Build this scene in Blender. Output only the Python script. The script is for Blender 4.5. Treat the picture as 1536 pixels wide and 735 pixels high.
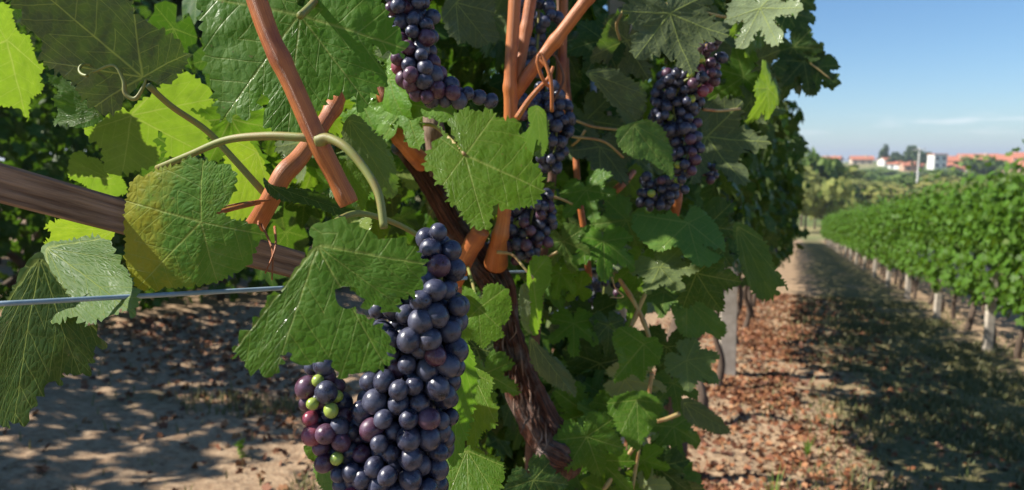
import bpy, math, random
import numpy as np
from mathutils.geometry import delaunay_2d_cdt
from mathutils import Vector, Matrix, noise, Euler
R = math.radians
random.seed(7); rng = np.random.default_rng(11)
sc = bpy.context.scene
for o in list(bpy.data.objects): bpy.data.objects.remove(o)
COL = sc.collection

# ------------------------------------------------------------------ camera, sky, sun
CAMZ, YAW, PITCH = 1.27, R(22.67), R(7.1)
cd = bpy.data.cameras.new('camera'); cam = bpy.data.objects.new('camera', cd); COL.objects.link(cam)
cam.location = (0, 0, CAMZ); cam.rotation_euler = (R(90) - PITCH, 0, YAW)
cd.sensor_width = 36; cd.lens = 24; cd.clip_start = 0.02; cd.clip_end = 9000
cd.dof.use_dof = True; cd.dof.focus_distance = 0.55; cd.dof.aperture_fstop = 8.0
sc.camera = cam
SUN_AZ, SUN_EL = R(91), R(43)          # azimuth measured to the left of the camera axis
w = bpy.data.worlds.new('World'); sc.world = w; w.use_nodes = True
wn = w.node_tree.nodes; wl = w.node_tree.links; wn.clear()
a_tot = YAW + SUN_AZ
sdir = Vector((-math.sin(a_tot) * math.cos(SUN_EL), math.cos(a_tot) * math.cos(SUN_EL), math.sin(SUN_EL)))
sky = wn.new('ShaderNodeTexSky'); sky.sky_type = 'NISHITA'; sky.sun_disc = False
sky.sun_elevation = SUN_EL; sky.sun_rotation = math.atan2(sdir.x, sdir.y)
sky.air_density = 1.0; sky.dust_density = 0.35; sky.ozone_density = 2.5; sky.altitude = 200
bg = wn.new('ShaderNodeBackground'); bg.inputs[1].default_value = 0.068
wo = wn.new('ShaderNodeOutputWorld')
# a few faint low clouds, laid on the sky by direction
tc = wn.new('ShaderNodeTexCoord'); sp = wn.new('ShaderNodeSeparateXYZ'); wl.new(tc.outputs['Generated'], sp.inputs[0])
mp = wn.new('ShaderNodeMapping'); mp.inputs['Scale'].default_value = (6, 6, 42); wl.new(tc.outputs['Generated'], mp.inputs[0])
cn = wn.new('ShaderNodeTexNoise'); cn.inputs['Scale'].default_value = 2.2; cn.inputs['Detail'].default_value = 5; wl.new(mp.outputs[0], cn.inputs['Vector'])
cr = wn.new('ShaderNodeMapRange'); cr.inputs[1].default_value = .52; cr.inputs[2].default_value = .75; cr.inputs[4].default_value = .4; wl.new(cn.outputs[0], cr.inputs[0])
b1 = wn.new('ShaderNodeMapRange'); b1.inputs[1].default_value = .025; b1.inputs[2].default_value = .04; wl.new(sp.outputs[2], b1.inputs[0])
b2 = wn.new('ShaderNodeMapRange'); b2.inputs[1].default_value = .06; b2.inputs[2].default_value = .045; wl.new(sp.outputs[2], b2.inputs[0])
m1 = wn.new('ShaderNodeMath'); m1.operation = 'MULTIPLY'; wl.new(b1.outputs[0], m1.inputs[0]); wl.new(b2.outputs[0], m1.inputs[1])
m2 = wn.new('ShaderNodeMath'); m2.operation = 'MULTIPLY'; wl.new(m1.outputs[0], m2.inputs[0]); wl.new(cr.outputs[0], m2.inputs[1])
hs = wn.new('ShaderNodeHueSaturation'); hs.inputs['Saturation'].default_value = 1.12; tn = wn.new('ShaderNodeMixRGB'); tn.blend_type = 'MULTIPLY'; tn.inputs[0].default_value = 1; tn.inputs[2].default_value = (.85, .98, 1.08, 1); wl.new(sky.outputs[0], tn.inputs[1]); wl.new(tn.outputs[0], hs.inputs['Color'])
mx = wn.new('ShaderNodeMixRGB'); mx.inputs[2].default_value = (13, 12, 12, 1); wl.new(m2.outputs[0], mx.inputs[0]); wl.new(hs.outputs[0], mx.inputs[1])
wl.new(mx.outputs[0], bg.inputs[0]); wl.new(bg.outputs[0], wo.inputs[0])
ld = bpy.data.lights.new('sun', 'SUN'); ld.energy = 4.9; ld.angle = R(0.53); ld.color = (1, .94, .84)
lo = bpy.data.objects.new('sun', ld); COL.objects.link(lo); lo.rotation_euler = (-sdir).to_track_quat('-Z', 'Y').to_euler()
sc.view_settings.view_transform = 'Standard'; sc.view_settings.look = 'None'
sc.view_settings.exposure = 0.95; sc.view_settings.gamma = 1; sc.view_settings.use_curve_mapping = False
sc.render.engine = 'CYCLES'
sc.cycles.max_bounces = 6; sc.cycles.diffuse_bounces = 3; sc.cycles.transmission_bounces = 4; sc.cycles.transparent_max_bounces = 4

# ------------------------------------------------------------------ helpers
CW, SW, CP, SP = math.cos(YAW), math.sin(YAW), math.cos(PITCH), math.sin(PITCH)
AX = np.array([CW, SW, 0.]); AF = np.array([-SW * CP, CW * CP, -SP]); AU = np.cross(AX, AF)
CAMP = np.array([0, 0, CAMZ])
def P(px, py, d):                       # point in front of the camera, d metres deep, where the photo's pixel looks
    return CAMP + d * (AF + AX * ((px - 768) / 1024) - AU * ((py - 367.5) / 1024))
def inter(x, xs, ys): return float(np.interp(x, xs, ys))
GY = [-20, 0, 55, 80, 100, 125, 150, 175, 250, 330, 400, 520, 700, 1200, 3000, 6000]
GZ = [1.73, 0, -4.75, -6.9, -7.7, -7.9, -7.2, -7.0, -7.4, -5.0, -1.2, .2, -3, -12, -10, 0]
def gz(x, y):
    z = np.interp(y, GY, GZ)
    z = z + 0.09 * np.clip(-x - 1.2, 0, 6) * np.clip(1 - y / 60, 0, 1)
    far = np.clip((y - 70) / 200, 0, 1)
    z = z + far * (0.9 * np.sin(x * .021 + y * .011) + .6 * np.sin(x * .047 - y * .02 + 2)) + far * np.clip((x - 60) * .012, 0, 3) * np.clip((800 - y) / 300, 0, 1)
    return z
def ground_at(px, dist):                # ground point at a given distance along the photo's column px
    d = AF + AX * ((px - 768) / 1024); h = math.hypot(d[0], d[1]); x, y = d[0] / h * dist, d[1] / h * dist
    return x, y, float(gz(x, y))
def tag(o, label=None, cat=None, group=None, kind=None):
    if label: o['label'] = label
    if cat: o['category'] = cat
    if group: o['group'] = group
    if kind: o['kind'] = kind
    return o
def empty(name, loc=(0, 0, 0), label=None, cat=None, group=None):
    o = bpy.data.objects.new(name, None); COL.objects.link(o); o.location = loc; o.empty_display_size = .05
    return tag(o, label, cat, group)
def mesh(name, v, f, mat, uv=None, smooth=True):
    me = bpy.data.meshes.new(name); v = np.asarray(v, dtype=float)
    me.from_pydata(v.tolist() if len(v) < 20000 else list(map(tuple, v)), [], f)
    if mat: me.materials.append(mat)
    if uv is not None:
        ul = me.uv_layers.new(name='UVMap'); li = np.zeros(len(me.loops), dtype=np.int32); me.loops.foreach_get('vertex_index', li)
        ul.data.foreach_set('uv', np.asarray(uv, dtype=np.float32)[li].ravel())
    if smooth: me.polygons.foreach_set('use_smooth', np.ones(len(me.polygons), dtype=bool))
    me.update(); return me
def link(name, me, parent=None, loc=None):
    o = bpy.data.objects.new(name, me); COL.objects.link(o)
    if parent is not None:
        o.parent = parent
        if loc is None: o.location = -Vector(parent_world(parent))      # meshes built in world space
    if loc is not None: o.location = loc
    return o
def parent_world(o):
    v = Vector(o.location)
    while o.parent is not None: o = o.parent; v = v + Vector(o.location)
    return v
def grid_faces(n, m, wrap=True):         # n rings of m verts
    f = []
    for i in range(n - 1):
        for j in range(m if wrap else m - 1):
            k = (j + 1) % m; f.append((i * m + j, i * m + k, (i + 1) * m + k, (i + 1) * m + j))
    return f
def catmull(pts, n):
    p = [np.array(q, float) for q in pts]; p = [2 * p[0] - p[1]] + p + [2 * p[-1] - p[-2]]; out = []
    for i in range(1, len(p) - 2):
        for k in range(n):
            t = k / n
            out.append(.5 * ((2 * p[i]) + (-p[i - 1] + p[i + 1]) * t + (2 * p[i - 1] - 5 * p[i] + 4 * p[i + 1] - p[i + 2]) * t * t + (-p[i - 1] + 3 * p[i] - 3 * p[i + 1] + p[i + 2]) * t ** 3))
    out.append(p[-2]); return np.array(out)
def tube(pts, rad, mat, seg=12, n=8, disp=None, name='tube'):
    c = catmull(pts, n); r = np.interp(np.linspace(0, 1, len(c)), np.linspace(0, 1, len(rad)), rad)
    t = np.gradient(c, axis=0); t /= np.linalg.norm(t, axis=1)[:, None] + 1e-12
    ref = np.array([0.13, .21, 1.]) if abs(t[0][2]) < .9 else np.array([1., .2, .1])
    v = []; uv = []; L = 0; nrm = np.cross(t[0], ref); nrm /= np.linalg.norm(nrm)
    for i in range(len(c)):
        if i: L += np.linalg.norm(c[i] - c[i - 1])
        nrm = nrm - t[i] * nrm.dot(t[i]); nrm /= np.linalg.norm(nrm); b = np.cross(t[i], nrm)
        for j in range(seg):
            a = 2 * math.pi * j / seg; rr = r[i]
            if disp: rr = rr * (1 + disp(a, L, i / len(c)))
            v.append(c[i] + rr * (math.cos(a) * nrm + math.sin(a) * b)); uv.append((j / seg, L))
    f = grid_faces(len(c), seg); f.append(tuple(range(seg))[::-1]); f.append(tuple(range((len(c) - 1) * seg, len(c) * seg)))
    return mesh(name, v, f, mat, uv)
def join_arrays(parts):
    V = []; F = []; U = []; o = 0
    for v, f, u in parts:
        V.append(v); U.append(u); F += [tuple(i + o for i in q) for q in f]; o += len(v)
    return np.concatenate(V), F, np.concatenate(U)

# ------------------------------------------------------------------ materials
def newmat(name):
    m = bpy.data.materials.new(name); m.use_nodes = True; n = m.node_tree.nodes; n.clear()
    return m, n, m.node_tree.links
def math_(n, l, op, a, b=None, c=None, clamp=False):
    x = n.new('ShaderNodeMath'); x.operation = op; x.use_clamp = clamp
    for i, q in enumerate((a, b, c)):
        if q is None: continue
        if isinstance(q, (int, float)): x.inputs[i].default_value = q
        else: l.new(q, x.inputs[i])
    return x.outputs[0]
def mixc(n, l, fac, a, b, mode='MIX'):
    x = n.new('ShaderNodeMixRGB'); x.blend_type = mode
    for i, q in enumerate((fac, a, b)):
        if isinstance(q, (int, float)): x.inputs[i].default_value = q
        elif isinstance(q, tuple): x.inputs[i].default_value = (*q, 1) if len(q) == 3 else q
        else: l.new(q, x.inputs[i])
    return x.outputs[0]
def nz(n, l, vec, scale, detail=3, rough=.5):
    x = n.new('ShaderNodeTexNoise'); x.inputs['Scale'].default_value = scale; x.inputs['Detail'].default_value = detail; x.inputs['Roughness'].default_value = rough
    if vec is not None: l.new(vec, x.inputs['Vector'])
    return x.outputs[0]
def rmap(n, l, v, a, b, c=0., d=1.):
    x = n.new('ShaderNodeMapRange'); l.new(v, x.inputs[0])
    for i, q in enumerate((a, b, c, d)): x.inputs[i + 1].default_value = q
    return x.outputs[0]
def leaf_mat(name, top, under, trans, tfac=.4, detail=True, island=False, autumn=0, vein=(.30, .36, .08), rough=.42):
    m, n, l = newmat(name); out = n.new('ShaderNodeOutputMaterial')
    uv = n.new('ShaderNodeTexCoord').outputs['UV']; s = n.new('ShaderNodeSeparateXYZ'); l.new(uv, s.inputs[0]); x, y = s.outputs[0], s.outputs[1]
    if island: rn = n.new('ShaderNodeNewGeometry').outputs['Random Per Island']
    else: rn = n.new('ShaderNodeObjectInfo').outputs['Random']
    r = math_(n, l, 'SQRT', math_(n, l, 'ADD', math_(n, l, 'MULTIPLY', x, x), math_(n, l, 'MULTIPLY', y, y)))
    a = math_(n, l, 'WRAP', math_(n, l, 'ARCTAN2', x, y), R(26), R(-26))
    if detail:
        wob = math_(n, l, 'MULTIPLY', math_(n, l, 'SUBTRACT', nz(n, l, uv, 3, 2), .5), .05)
    else: wob = 0.
    sv = math_(n, l, 'MULTIPLY', r, math_(n, l, 'COSINE', a)); tv = math_(n, l, 'ABSOLUTE', math_(n, l, 'ADD', math_(n, l, 'MULTIPLY', r, math_(n, l, 'SINE', a)), math_(n, l, 'MULTIPLY', wob, .25) if detail else 0.))
    wd = math_(n, l, 'MULTIPLY_ADD', sv, -.013, .02)
    main = math_(n, l, 'MULTIPLY', math_(n, l, 'SUBTRACT', 1., math_(n, l, 'DIVIDE', tv, wd), clamp=True), rmap(n, l, math_(n, l, 'ABSOLUTE', math_(n, l, 'ARCTAN2', x, y)), R(134), R(126), .15, 1))
    q = math_(n, l, 'FRACT', math_(n, l, 'DIVIDE', math_(n, l, 'ADD', math_(n, l, 'MULTIPLY_ADD', tv, -.8, sv), wob), .17))
    qd = math_(n, l, 'ABSOLUTE', math_(n, l, 'SUBTRACT', q, .5))
    sec = math_(n, l, 'MULTIPLY', math_(n, l, 'SUBTRACT', 1., math_(n, l, 'DIVIDE', qd, .05), clamp=True), .6)
    V = math_(n, l, 'MAXIMUM', main, sec)
    hue = rmap(n, l, rn, 0, 1, .75, 1.3)
    big = nz(n, l, uv, 1.6, 4)
    ct = mixc(n, l, 1., mixc(n, l, rmap(n, l, big, .35, .7), top, tuple(c * k for c, k in zip(top, (1.6, 1.3, 1.0)))), hue, 'MULTIPLY')
    cu = mixc(n, l, rmap(n, l, big, .35, .7), under, tuple(c * 1.2 for c in under))
    ctr = mixc(n, l, rmap(n, l, rn, 0, 1), trans, (trans[0] * .62, trans[1] * .85, trans[2] * .9))
    if autumn:
        mv = n.new('ShaderNodeMapping'); mv.inputs['Location'].default_value = (.3, .1, 0); l.new(uv, mv.inputs[0])
        ed = math_(n, l, 'ADD', rmap(n, l, math_(n, l, 'MULTIPLY_ADD', x, autumn, y), .1, 1.0, 0, .5), nz(n, l, mv.outputs[0], 3.2, 6, .7))
        ym = rmap(n, l, ed, .62, .92); ct = mixc(n, l, ym, ct, (.26, .27, .02)); cu = mixc(n, l, ym, cu, (.3, .3, .05)); ctr = mixc(n, l, ym, ctr, (.5, .42, .03))
        rm = rmap(n, l, nz(n, l, uv, 5.5, 2), .70, .76); rm = math_(n, l, 'MULTIPLY', rm, ym); ct = mixc(n, l, rm, ct, (.32, .03, .01)); ctr = mixc(n, l, rm, ctr, (.4, .03, .01))
    if detail:   # small brown flecks and dust
        fl = rmap(n, l, nz(n, l, uv, 21, 2, .4), .72, .76); ct = mixc(n, l, math_(n, l, 'MULTIPLY', fl, .7), ct, (.18, .10, .04))
        vo = n.new('ShaderNodeTexVoronoi'); vo.feature = 'DISTANCE_TO_EDGE'; vo.inputs['Scale'].default_value = 15; l.new(uv, vo.inputs['Vector'])
        vo2 = n.new('ShaderNodeTexVoronoi'); vo2.feature = 'DISTANCE_TO_EDGE'; vo2.inputs['Scale'].default_value = 42; l.new(uv, vo2.inputs['Vector'])
        ter = math_(n, l, 'SUBTRACT', 1., rmap(n, l, vo.outputs[0], 0, .09)); V2 = math_(n, l, 'MAXIMUM', V, math_(n, l, 'MULTIPLY', ter, .16))
    else: V2 = V
    Vc = math_(n, l, 'MULTIPLY', V2, .7)
    ct = mixc(n, l, Vc, ct, vein); cu = mixc(n, l, Vc, cu, tuple(min(1, c * 1.25) for c in vein)); ctr = mixc(n, l, math_(n, l, 'MULTIPLY', V2, .5), ctr, (.5, .52, .15)); ctr = mixc(n, l, rmap(n, l, nz(n, l, uv, 4.5, 5, .65), .3, .65, .5, 0), ctr, (.10, .22, .01))
    bf = n.new('ShaderNodeNewGeometry').outputs['Backfacing']
    col = mixc(n, l, bf, ct, cu)
    pb = n.new('ShaderNodeBsdfPrincipled'); l.new(col, pb.inputs['Base Color'])
    rg = math_(n, l, 'ADD', rmap(n, l, nz(n, l, uv, 2.7, 3), .34, .5, rough - .14, rough + .14), math_(n, l, 'MULTIPLY', bf, .3)); l.new(rg, pb.inputs['Roughness'])
    pb.inputs['Specular IOR Level'].default_value = .24
    if detail:
        l.new(rmap(n, l, nz(n, l, uv, 1.7, 4, .6), .56, .66, 0, .7), pb.inputs['Coat Weight']); pb.inputs['Coat Roughness'].default_value = .16
    tb = n.new('ShaderNodeBsdfTranslucent'); l.new(ctr, tb.inputs[0])
    if detail:
        h = math_(n, l, 'ADD', math_(n, l, 'MULTIPLY', V, -.55), math_(n, l, 'ADD', math_(n, l, 'MULTIPLY', rmap(n, l, vo.outputs[0], 0, .35), .5), math_(n, l, 'MULTIPLY', rmap(n, l, vo2.outputs[0], 0, .3), .08)))
        bu = n.new('ShaderNodeBump'); bu.inputs['Strength'].default_value = .6; bu.inputs['Distance'].default_value = .0011; l.new(h, bu.inputs['Height'])
        l.new(bu.outputs[0], pb.inputs['Normal']); l.new(bu.outputs[0], pb.inputs['Coat Normal'])
    ms = n.new('ShaderNodeMixShader'); ms.inputs[0].default_value = tfac; l.new(pb.outputs[0], ms.inputs[1]); l.new(tb.outputs[0], ms.inputs[2]); l.new(ms.outputs[0], out.inputs[0])
    return m
TOP, UND, TRN = (.046, .132, .010), (.12, .16, .065), (.27, .44, .02)
M_leaf = leaf_mat('vine leaf', TOP, UND, TRN, .42)
M_bright = leaf_mat('bright vine leaf', (.075, .20, .010), (.15, .21, .05), (.35, .50, .022), .44, rough=.5)  # brighter copy of the leaf; backlight and sun are put into its colours
M_dark = leaf_mat('shaded vine leaf', (.022, .062, .011), (.085, .11, .05), (.11, .21, .01), .28)  # darker copy of the leaf; canopy shade is put into its colours
M_blue = leaf_mat('pale vine leaf', (.065, .145, .028), (.22, .27, .15), (.18, .34, .03), .3, rough=.5)  # grey-green copy of the leaf; its paleness paints in sunlit glare
M_aut = leaf_mat('yellowing vine leaf', (.045, .125, .014), UND, (.28, .42, .03), .36, rough=.55, autumn=.55)
M_folN = leaf_mat('row foliage', (.025, .070, .011), (.075, .105, .04), (.12, .24, .01), .27, detail=False, island=True)  # dark copy of the row leaves, shade of the rows mixed into the colour
M_folR = leaf_mat('sunny row foliage', (.046, .122, .012), (.11, .16, .045), (.20, .34, .012), .33, detail=False, island=True)  # lighter copy for the row across the lane, sunlight mixed into the colour
def simple(name, c1, c2, scale=8, rough=.8, bump=.3, bd=.004, stretch=None, uvc=False, detail=5, spec=.3, ramp=(.35, .65), coat=0):
    m, n, l = newmat(name); out = n.new('ShaderNodeOutputMaterial'); t = n.new('ShaderNodeTexCoord').outputs['UV' if uvc else 'Object']
    if stretch: mp = n.new('ShaderNodeMapping'); mp.inputs['Scale'].default_value = stretch; l.new(t, mp.inputs[0]); t = mp.outputs[0]
    k = nz(n, l, t, scale, detail, .6); c = mixc(n, l, rmap(n, l, k, *ramp), c1, c2)
    pb = n.new('ShaderNodeBsdfPrincipled'); l.new(c, pb.inputs['Base Color']); pb.inputs['Roughness'].default_value = rough; pb.inputs['Specular IOR Level'].default_value = spec; pb.inputs['Coat Weight'].default_value = coat
    if bump:
        b = n.new('ShaderNodeBump'); b.inputs['Strength'].default_value = bump; b.inputs['Distance'].default_value = bd; l.new(k, b.inputs['Height']); l.new(b.outputs[0], pb.inputs['Normal'])
    l.new(pb.outputs[0], out.inputs[0]); return m
def barkish(name, c1, c2, c3, su, sv, rough, bump, bd, coat=0., nodes=False):
    m, n, l = newmat(name); out = n.new('ShaderNodeOutputMaterial'); uv = n.new('ShaderNodeTexCoord').outputs['UV']; ob = n.new('ShaderNodeTexCoord').outputs['Object']
    s = n.new('ShaderNodeSeparateXYZ'); l.new(uv, s.inputs[0]); ang = math_(n, l, 'MULTIPLY', s.outputs[0], 2 * math.pi)
    cb = n.new('ShaderNodeCombineXYZ'); l.new(math_(n, l, 'MULTIPLY', math_(n, l, 'COSINE', ang), su), cb.inputs[0]); l.new(math_(n, l, 'MULTIPLY', math_(n, l, 'SINE', ang), su), cb.inputs[1]); l.new(math_(n, l, 'MULTIPLY', s.outputs[1], sv), cb.inputs[2])
    k = nz(n, l, cb.outputs[0], 1, 6, .65); k2 = nz(n, l, ob, 26, 4, .6)
    c = mixc(n, l, rmap(n, l, k, .38, .62), c1, c2); c = mixc(n, l, rmap(n, l, k2, .5, .72), c, c3)
    pb = n.new('ShaderNodeBsdfPrincipled'); l.new(c, pb.inputs['Base Color']); pb.inputs['Roughness'].default_value = rough; pb.inputs['Coat Weight'].default_value = coat; pb.inputs['Coat Roughness'].default_value = .35; pb.inputs['Specular IOR Level'].default_value = .35
    b = n.new('ShaderNodeBump'); b.inputs['Strength'].default_value = bump; b.inputs['Distance'].default_value = bd; l.new(math_(n, l, 'ADD', k, math_(n, l, 'MULTIPLY', k2, .4)), b.inputs['Height']); l.new(b.outputs[0], pb.inputs['Normal'])
    l.new(pb.outputs[0], out.inputs[0]); return m
M_cane = barkish('orange brown cane', (.36, .105, .028), (.50, .175, .05), (.22, .055, .028), 9, 7, .46, .9, .0008, coat=.1)
M_bark = barkish('shredding vine bark', (.018, .007, .005), (.17, .060, .032), (.20, .16, .14), 11, 14, .75, 1., .006)
M_strip = barkish('pale bark strip', (.16, .08, .05), (.34, .22, .15), (.25, .2, .17), 5, 14, .8, .8, .002)
M_farbark = barkish('vine bark', (.06, .04, .028), (.14, .10, .075), (.10, .08, .06), 3, 10, .9, .7, .003)
M_pet = barkish('green petiole', (.16, .20, .05), (.24, .25, .07), (.26, .16, .06), 2, 9, .5, .3, .0005)
M_ten = barkish('tan tendril', (.32, .25, .10), (.42, .32, .14), (.3, .12, .05), 2, 20, .5, .3, .0004)
M_wood = simple('weathered plank', (.10, .055, .035), (.36, .24, .165), 9, .8, .8, .003, stretch=(1.5, 26, 26), detail=8, ramp=(.32, .68))
M_wood2 = simple('old grey stub wood', (.10, .06, .04), (.30, .22, .17), 10, .85, .8, .002, stretch=(14, 14, 1.5))
M_wire = simple('galvanised wire', (.16, .24, .29), (.26, .34, .40), 60, .45, .2, .0005, spec=.6)
M_conc = simple('pale concrete', (.36, .31, .25), (.52, .46, .38), 14, .9, .4, .004)
M_rebar = simple('rusty rod', (.09, .045, .03), (.16, .09, .06), 40, .8, .5, .001)
M_iron = simple('dull steel', (.2, .22, .24), (.33, .35, .37), 30, .5, .2, .001)
def grape_mat(name, deep, bloom, amt=.6, tr=0.):
    m, n, l = newmat(name); out = n.new('ShaderNodeOutputMaterial'); t = n.new('ShaderNodeTexCoord').outputs['Object']; oi = n.new('ShaderNodeObjectInfo').outputs['Random']
    mp = n.new('ShaderNodeVectorMath'); mp.operation = 'ADD'; l.new(t, mp.inputs[0]); cx = n.new('ShaderNodeCombineXYZ'); l.new(math_(n, l, 'MULTIPLY', oi, 9.), cx.inputs[0]); l.new(cx.outputs[0], mp.inputs[1])
    k = nz(n, l, mp.outputs[0], 110, 4, .62); k2 = nz(n, l, mp.outputs[0], 900, 2, .5); k3 = nz(n, l, mp.outputs[0], 60, 2)
    f = math_(n, l, 'MULTIPLY', rmap(n, l, k, .3, .68), amt)
    c = mixc(n, l, rmap(n, l, oi, 0, 1), deep, tuple(q * 1.5 for q in deep)); c = mixc(n, l, f, c, bloom)
    c = mixc(n, l, math_(n, l, 'MULTIPLY', rmap(n, l, k2, .66, .72), .35), c, tuple(min(1, q * 2.4) for q in bloom))
    c = mixc(n, l, rmap(n, l, k3, .63, .70, 0, .5), c, deep)
    pb = n.new('ShaderNodeBsdfPrincipled'); l.new(c, pb.inputs['Base Color']); l.new(rmap(n, l, k, .35, .65, .20, .48), pb.inputs['Roughness']); pb.inputs['Specular IOR Level'].default_value = .5
    if tr: pb.inputs['Subsurface Weight'].default_value = tr; pb.inputs['Subsurface Radius'].default_value = (.004, .004, .002)
    b = n.new('ShaderNodeBump'); b.inputs['Strength'].default_value = .15; b.inputs['Distance'].default_value = .0003; l.new(k2, b.inputs['Height']); l.new(b.outputs[0], pb.inputs['Normal'])
    l.new(pb.outputs[0], out.inputs[0]); return m
G_blue = grape_mat('blue black grape', (.007, .006, .018), (.10, .108, .165), .8)
G_purp = grape_mat('purple grape', (.04, .010, .022), (.17, .11, .17), .6)
G_red = grape_mat('reddish grape', (.17, .018, .035), (.30, .15, .20), .5, .2)
G_green = grape_mat('unripe green grape', (.26, .34, .05), (.36, .42, .14), .4, .3)
GM = [G_blue, G_purp, G_red, G_green]

# ------------------------------------------------------------------ ground
def ground_material(name):
    m, n, l = newmat(name); out = n.new('ShaderNodeOutputMaterial'); t = n.new('ShaderNodeTexCoord').outputs['Object']
    s = n.new('ShaderNodeSeparateXYZ'); l.new(t, s.inputs[0]); x, y = s.outputs[0], s.outputs[1]
    k = nz(n, l, t, 1.3, 6, .6); kf = nz(n, l, t, 22, 6, .65); kl = nz(n, l, t, 60, 3, .6)
    soil = mixc(n, l, rmap(n, l, kf, .3, .7), (.23, .145, .085), (.48, .345, .22))
    soil = mixc(n, l, rmap(n, l, kl, .55, .7, 0, .5), soil, (.12, .075, .05))
    grs = mixc(n, l, rmap(n, l, kf, .35, .65), (.10, .10, .04), (.22, .18, .09))
    # grassier down the middle of the lane on the right
    mid = math_(n, l, 'SUBTRACT', 1., rmap(n, l, math_(n, l, 'ABSOLUTE', math_(n, l, 'SUBTRACT', x, 1.2)), .35, 1.1))
    gm = rmap(n, l, math_(n, l, 'ADD', math_(n, l, 'MULTIPLY', mid, .35), k), .58, .78)
    c = mixc(n, l, gm, soil, grs)
    # far land: greens and dry strips
    fa = rmap(n, l, y, 56, 70); k4 = nz(n, l, t, .02, 5, .6); k5 = nz(n, l, t, .25, 5, .6)
    fg = mixc(n, l, rmap(n, l, k4, .42, .6), (.10, .15, .045), (.30, .26, .13)); fg = mixc(n, l, rmap(n, l, k5, .4, .7, 0, .6), fg, (.07, .11, .035))
    c = mixc(n, l, fa, c, fg)
    pb = n.new('ShaderNodeBsdfPrincipled'); l.new(c, pb.inputs['Base Color']); pb.inputs['Roughness'].default_value = .95; pb.inputs['Specular IOR Level'].default_value = .15
    b = n.new('ShaderNodeBump'); b.inputs['Strength'].default_value = .7; b.inputs['Distance'].default_value = .02; l.new(math_(n, l, 'ADD', kf, math_(n, l, 'MULTIPLY', kl, .4)), b.inputs['Height']); l.new(b.outputs[0], pb.inputs['Normal'])
    l.new(pb.outputs[0], out.inputs[0]); return m
def axis(segs):
    a = []
    for s, e, st in segs: a += list(np.arange(s, e, st))
    return np.array(a + [segs[-1][1]])
gx = axis([(-3000, -400, 260), (-400, -60, 20), (-60, -10, 3), (-10, -7, .4), (-7, 5, .06), (5, 12, .5), (12, 60, 4), (60, 400, 20), (400, 3000, 260)])
gy = axis([(-12, -1, .8), (-1, 10, .06), (10, 20, .25), (20, 60, 1.5), (60, 700, 9), (700, 3000, 160), (3000, 6000, 600)])
XX, YY = np.meshgrid(gx, gy); ZZ = gz(XX, YY)
near = (np.clip((7.5 - np.abs(XX + 1)) / 2, 0, 1) * np.clip((20 - YY) / 6, 0, 1)).ravel(); zf = ZZ.ravel().copy(); xf = XX.ravel(); yf = YY.ravel()
for i in np.nonzero(near > 0)[0]:
    q = Vector((xf[i], yf[i], 0)); zf[i] += near[i] * (.03 * noise.noise(q * 1.7) + .016 * noise.noise(q * 5) + .009 * noise.noise(q * 14))
gv = np.stack([xf, yf, zf], 1)
gf = grid_faces(len(gy), len(gx), False)
M_ground = ground_material('dry vineyard soil')
tag(link('ground', mesh('ground', gv, gf, M_ground)), kind='structure')
hv = []; nh = 60     # distant blue ridge
for i in range(nh):
    x = -2600 + i * 5200 / (nh - 1)
    for j, (yy, zz) in enumerate(((4300, -40), (4700, 18 + 10 * math.sin(i * .5) + 7 * math.sin(i * 1.3)), (5600, -40))): hv.append((x, yy, zz))
M_hill = simple('distant hills', (.03, .05, .03), (.06, .08, .045), .01, .95, 0)
tag(link('hills', mesh('hills', hv, grid_faces(nh, 3, False), M_hill)), kind='structure')

# ------------------------------------------------------------------ leaves
CAN_A = np.array([-180, -104, -52, 0, 52, 104, 180.])
def serrate(poly, J, amp, per, N):
    p = np.array(poly, float); q = np.vstack([p, p[:1]]); d = np.linalg.norm(np.diff(q, axis=0), axis=1); s = np.concatenate([[0], np.cumsum(d)])
    c = []; n = len(p)          # rounded a little by a catmull curve
    for i in range(n):
        a, b, e, g = p[i - 1], p[i], p[(i + 1) % n], p[(i + 2) % n]
        for k in range(6):
            t = k / 6; c.append(.5 * (2 * b + (e - a) * t + (2 * a - 5 * b + 4 * e - g) * t * t + (3 * b - a - 3 * e + g) * t ** 3))
    c = np.array(c); q = np.vstack([c, c[:1]]); d = np.linalg.norm(np.diff(q, axis=0), axis=1); s = np.concatenate([[0], np.cumsum(d)])
    u = np.linspace(0, s[-1], N, endpoint=False); o = np.stack([np.interp(u, s, q[:, 0]), np.interp(u, s, q[:, 1])], 1)
    tg = np.roll(o, -1, 0) - np.roll(o, 1, 0); nr = np.stack([tg[:, 1], -tg[:, 0]], 1); nr /= np.linalg.norm(nr, axis=1)[:, None] + 1e-9
    area = np.sum(o[:, 0] * np.roll(o[:, 1], -1) - o[:, 1] * np.roll(o[:, 0], -1))
    if area < 0: nr = -nr
    nt = max(8, round(s[-1] / per)); ph = u / s[-1] * nt + .9 * np.sin(u / s[-1] * 23 + area % 5) + .4 * np.sin(u / s[-1] * 71); fr = ph % 1
    tooth = np.where(fr < .68, fr / .68, (1 - fr) / .32) - .5
    am = amp * (.8 + .6 * np.sin(np.floor(ph) * 2.3))
    jd = np.linalg.norm(o - J, axis=1); am = am * np.clip(jd / (jd.max() * .35), 0, 1)
    return o + nr * (tooth * am)[:, None], o
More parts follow.
